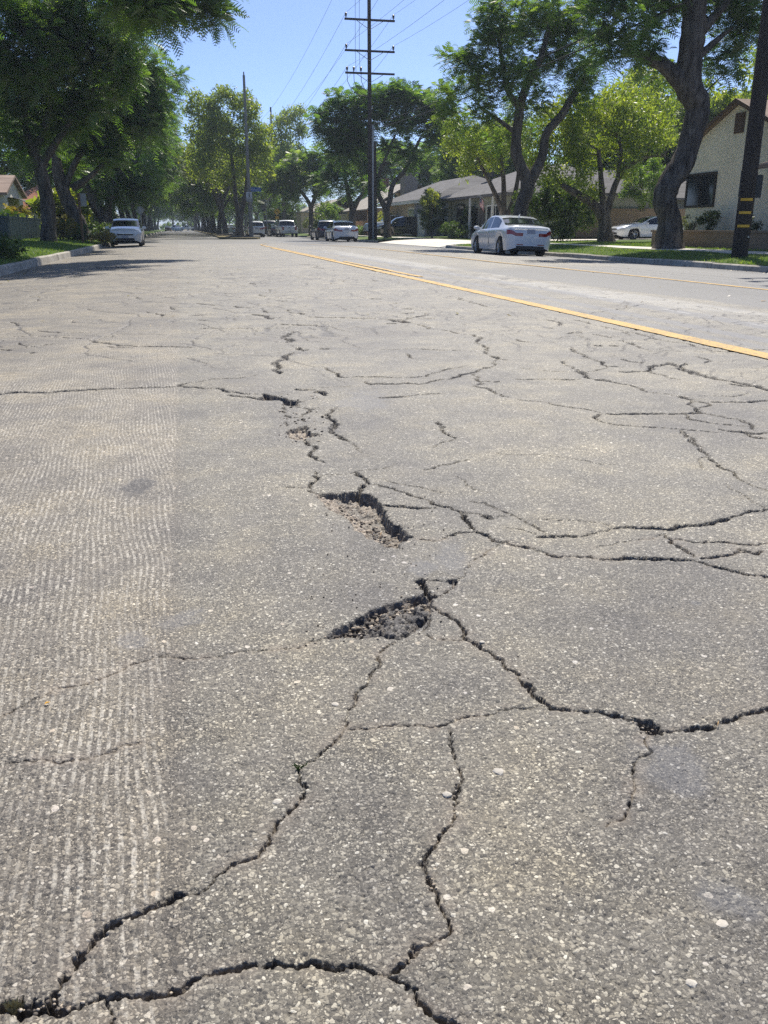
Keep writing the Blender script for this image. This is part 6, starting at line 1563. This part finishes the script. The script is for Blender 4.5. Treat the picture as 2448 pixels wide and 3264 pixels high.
def scrap(name, label, px, py, l, w_, m, ang, cat, z=.004):
    v = gz(px, py); o = MB().add([(-l, 0, z), (-l * .3, -w_, z + .004), (l, 0, z + .001), (-l * .2, w_, z + .003)], [(0, 1, 2, 3)]).build(name, m); o.location = (v.x, v.y, 0); o.rotation_euler = (0, 0, ang); return tag(o, label, cat)
scrap('leaf', 'tan dry leaf on the dark right lane', 2435, 960, .07, .03, M_LEAFB, .3, 'leaf'); scrap('leaf', 'small pale leaf left of the tan leaf on the dark lane', 2325, 943, .05, .02, M_FWHT, 1.0, 'leaf')
scrap('leaf', 'tiny orange leaf beside the upper left thin crack', 152, 2247, .007, .004, M_YREF, .5, 'leaf'); scrap('twig', 'orange pine needle lying in the right hand crack', 2288, 2312, .012, .0012, M_LEAFB, .9, 'twig')
for i, (x, y, l, a, lb) in enumerate(((1250, 1712, .035, .7, 'brown needle across the floor of the upper pothole'), (1262, 1722, .03, .3, 'brown needle at the lower tip of the upper pothole'), (1215, 1690, .03, 1.2, 'brown needle along the dark wall of the upper pothole'))):
    o = scrap('twig', lb, x, y, l, .0012, M_LEAFB, a, 'twig', -.012)
tw_ = MB()
g = np.random.default_rng(4); v = gz(365, 855)
for i in range(14):
    a = g.uniform(0, 6.28); b = (g.normal(0, .16), g.normal(0, .35)); l = g.uniform(.05, .16); tw_.tube([(b[0], b[1], .012), (b[0] + l * math.cos(a), b[1] + l * math.sin(a), .03)], .006, 4)
o = tw_.build('twig_litter', M_WOODB); o.location = (v.x, v.y, 0); tag(o, 'scatter of broken dark twigs on the left lane below the tree shadow', 'twigs', None, 'stuff')

# loose gravel broken out of the holes and cracks: one mass
def gravel():
    g = np.random.default_rng(12); bm = bmesh.new(); bmesh.ops.create_icosphere(bm, subdivisions=1, radius=1.0); base = np.array([v.co[:] for v in bm.verts]); fc = np.array([[v.index for v in f.verts] for f in bm.faces]); bm.free()
    V = []; T = []; A = []; n = 0
    def put(px, py, r, z):
        nonlocal n
        v = gz(px, py); q = base * (1 + g.normal(0, .16, base.shape)) * r * np.array([g.uniform(.8, 1.3), g.uniform(.8, 1.2), g.uniform(.5, .85)]); a = g.uniform(0, 6.28); c, s = math.cos(a), math.sin(a)
        q = q @ np.array([[c, -s, 0], [s, c, 0], [0, 0, 1]]) + np.array([v.x, v.y, z]); V.append(q); T.append(fc + n); A.append(np.full(len(fc), g.random())); n += len(base)
    def c2s(x, y): return 800 + x * .4943, 1200 + y * .4943
    for i in range(120):                       # upper hole floor
        t = g.random(); x, y = c2s(480 + 470 * t + g.normal(0, 40), 790 + 270 * t + g.normal(0, 28)); put(x, y, g.uniform(.002, .0065), -.020 + g.uniform(-.004, .006))
    for i in range(170):                       # lower hole floor
        t = g.random(); x, y = c2s(560 + 540 * t + g.normal(0, 30), 1645 - 170 * t + g.normal(0, 32)); put(x, y, g.uniform(.002, .0075), -.020 + g.uniform(-.004, .008))
    for i in range(150):                       # thrown out around both
        x, y = c2s(g.uniform(350, 1250), g.uniform(720, 1760)); put(x, y, g.uniform(.0012, .0032), .001)
    for i in range(60): x, y = c2s(g.uniform(180, 480), g.uniform(110, 430)); put(x, y, g.uniform(.003, .009), .0)
    for x0, y0, x1, y1 in ((230, 2990, 700, 2600), (700, 2600, 960, 2440), (170, 3210, 760, 3110), (1420, 2420, 1440, 2560), (1420, 2660, 1370, 2830), (1730, 2190, 1640, 2080), (2000, 2310, 2110, 2340), (60, 3220, 250, 3200)):
        for i in range(26): t = g.random(); put(x0 + (x1 - x0) * t + g.normal(0, 14), y0 + (y1 - y0) * t + g.normal(0, 10), g.uniform(.001, .0032), g.uniform(-.006, .001))
    k = NT('loose_gravel'); a = k.n('Attribute', attribute_name='leafvar').outputs['Fac']
    k.surf(Base_Color=k.ramp(a, [(0, (.035, .031, .028)), (.45, (.14, .12, .10)), (.75, (.38, .31, .23)), (1, (.58, .50, .39))]), Roughness=.9, Specular_IOR_Level=.25)
    o = np_mesh('gravel', np.concatenate(V), np.concatenate(T), k.m, None, {'leafvar': ('FACE', np.concatenate(A))}); tag(o, 'loose grit and broken asphalt in and around the holes and cracks', 'gravel', None, 'stuff')
gravel()

# leaf litter along the gutters and under the street trees
def litter():
    g = np.random.default_rng(31); n = 900; side = g.random(n) < .5
    x = np.where(side, -3.72 + np.abs(g.normal(0, .28, n)), 13.82 - np.abs(g.normal(0, .35, n))); y = 9 + 60 * g.random(n) ** 1.3
    far_ = g.random(n) < .22; x = np.where(far_, g.uniform(-3.5, 13.5, n), x)
    z = np.array([roadz(a) for a in x]) + .012; a = g.uniform(0, 6.28, n); l = g.uniform(.012, .035, n); wd = l * .4; c, s = np.cos(a), np.sin(a); t = g.uniform(0, .012, n)
    B = np.stack([x, y, z], -1); u = np.stack([c * l, s * l, t], -1); v = np.stack([-s * wd, c * wd, t * .5], -1)
    V = np.stack([B - u, B + v, B + u, B - v], 1).reshape(-1, 3); Q = np.arange(len(V)).reshape(-1, 4)
    o = np_mesh('leaf_litter', V, Q, leaf_mat('fallen_leaf', (.10, .06, .03), (.24, .17, .07), (.36, .30, .14), .2), None, {'leafvar': ('FACE', g.random(n))}); tag(o, 'small dry leaves gathered along both gutters', 'leaves', None, 'stuff')
litter()

# ------------------------------------------------------------------ the summer air of the long street
hz = MB().box(-950, 950, -60, 1300, -1.7, 27).build('haze', None); tag(hz, kind='stuff')
k = NT('hazy_air'); v_ = k.n('VolumePrincipled', {'Color': (.72, .84, 1.0, 1), 'Density': .00045, 'Anisotropy': .35}); k.t.links.new(v_.outputs[0], k.out.inputs[1]); hz.data.materials.append(k.m)
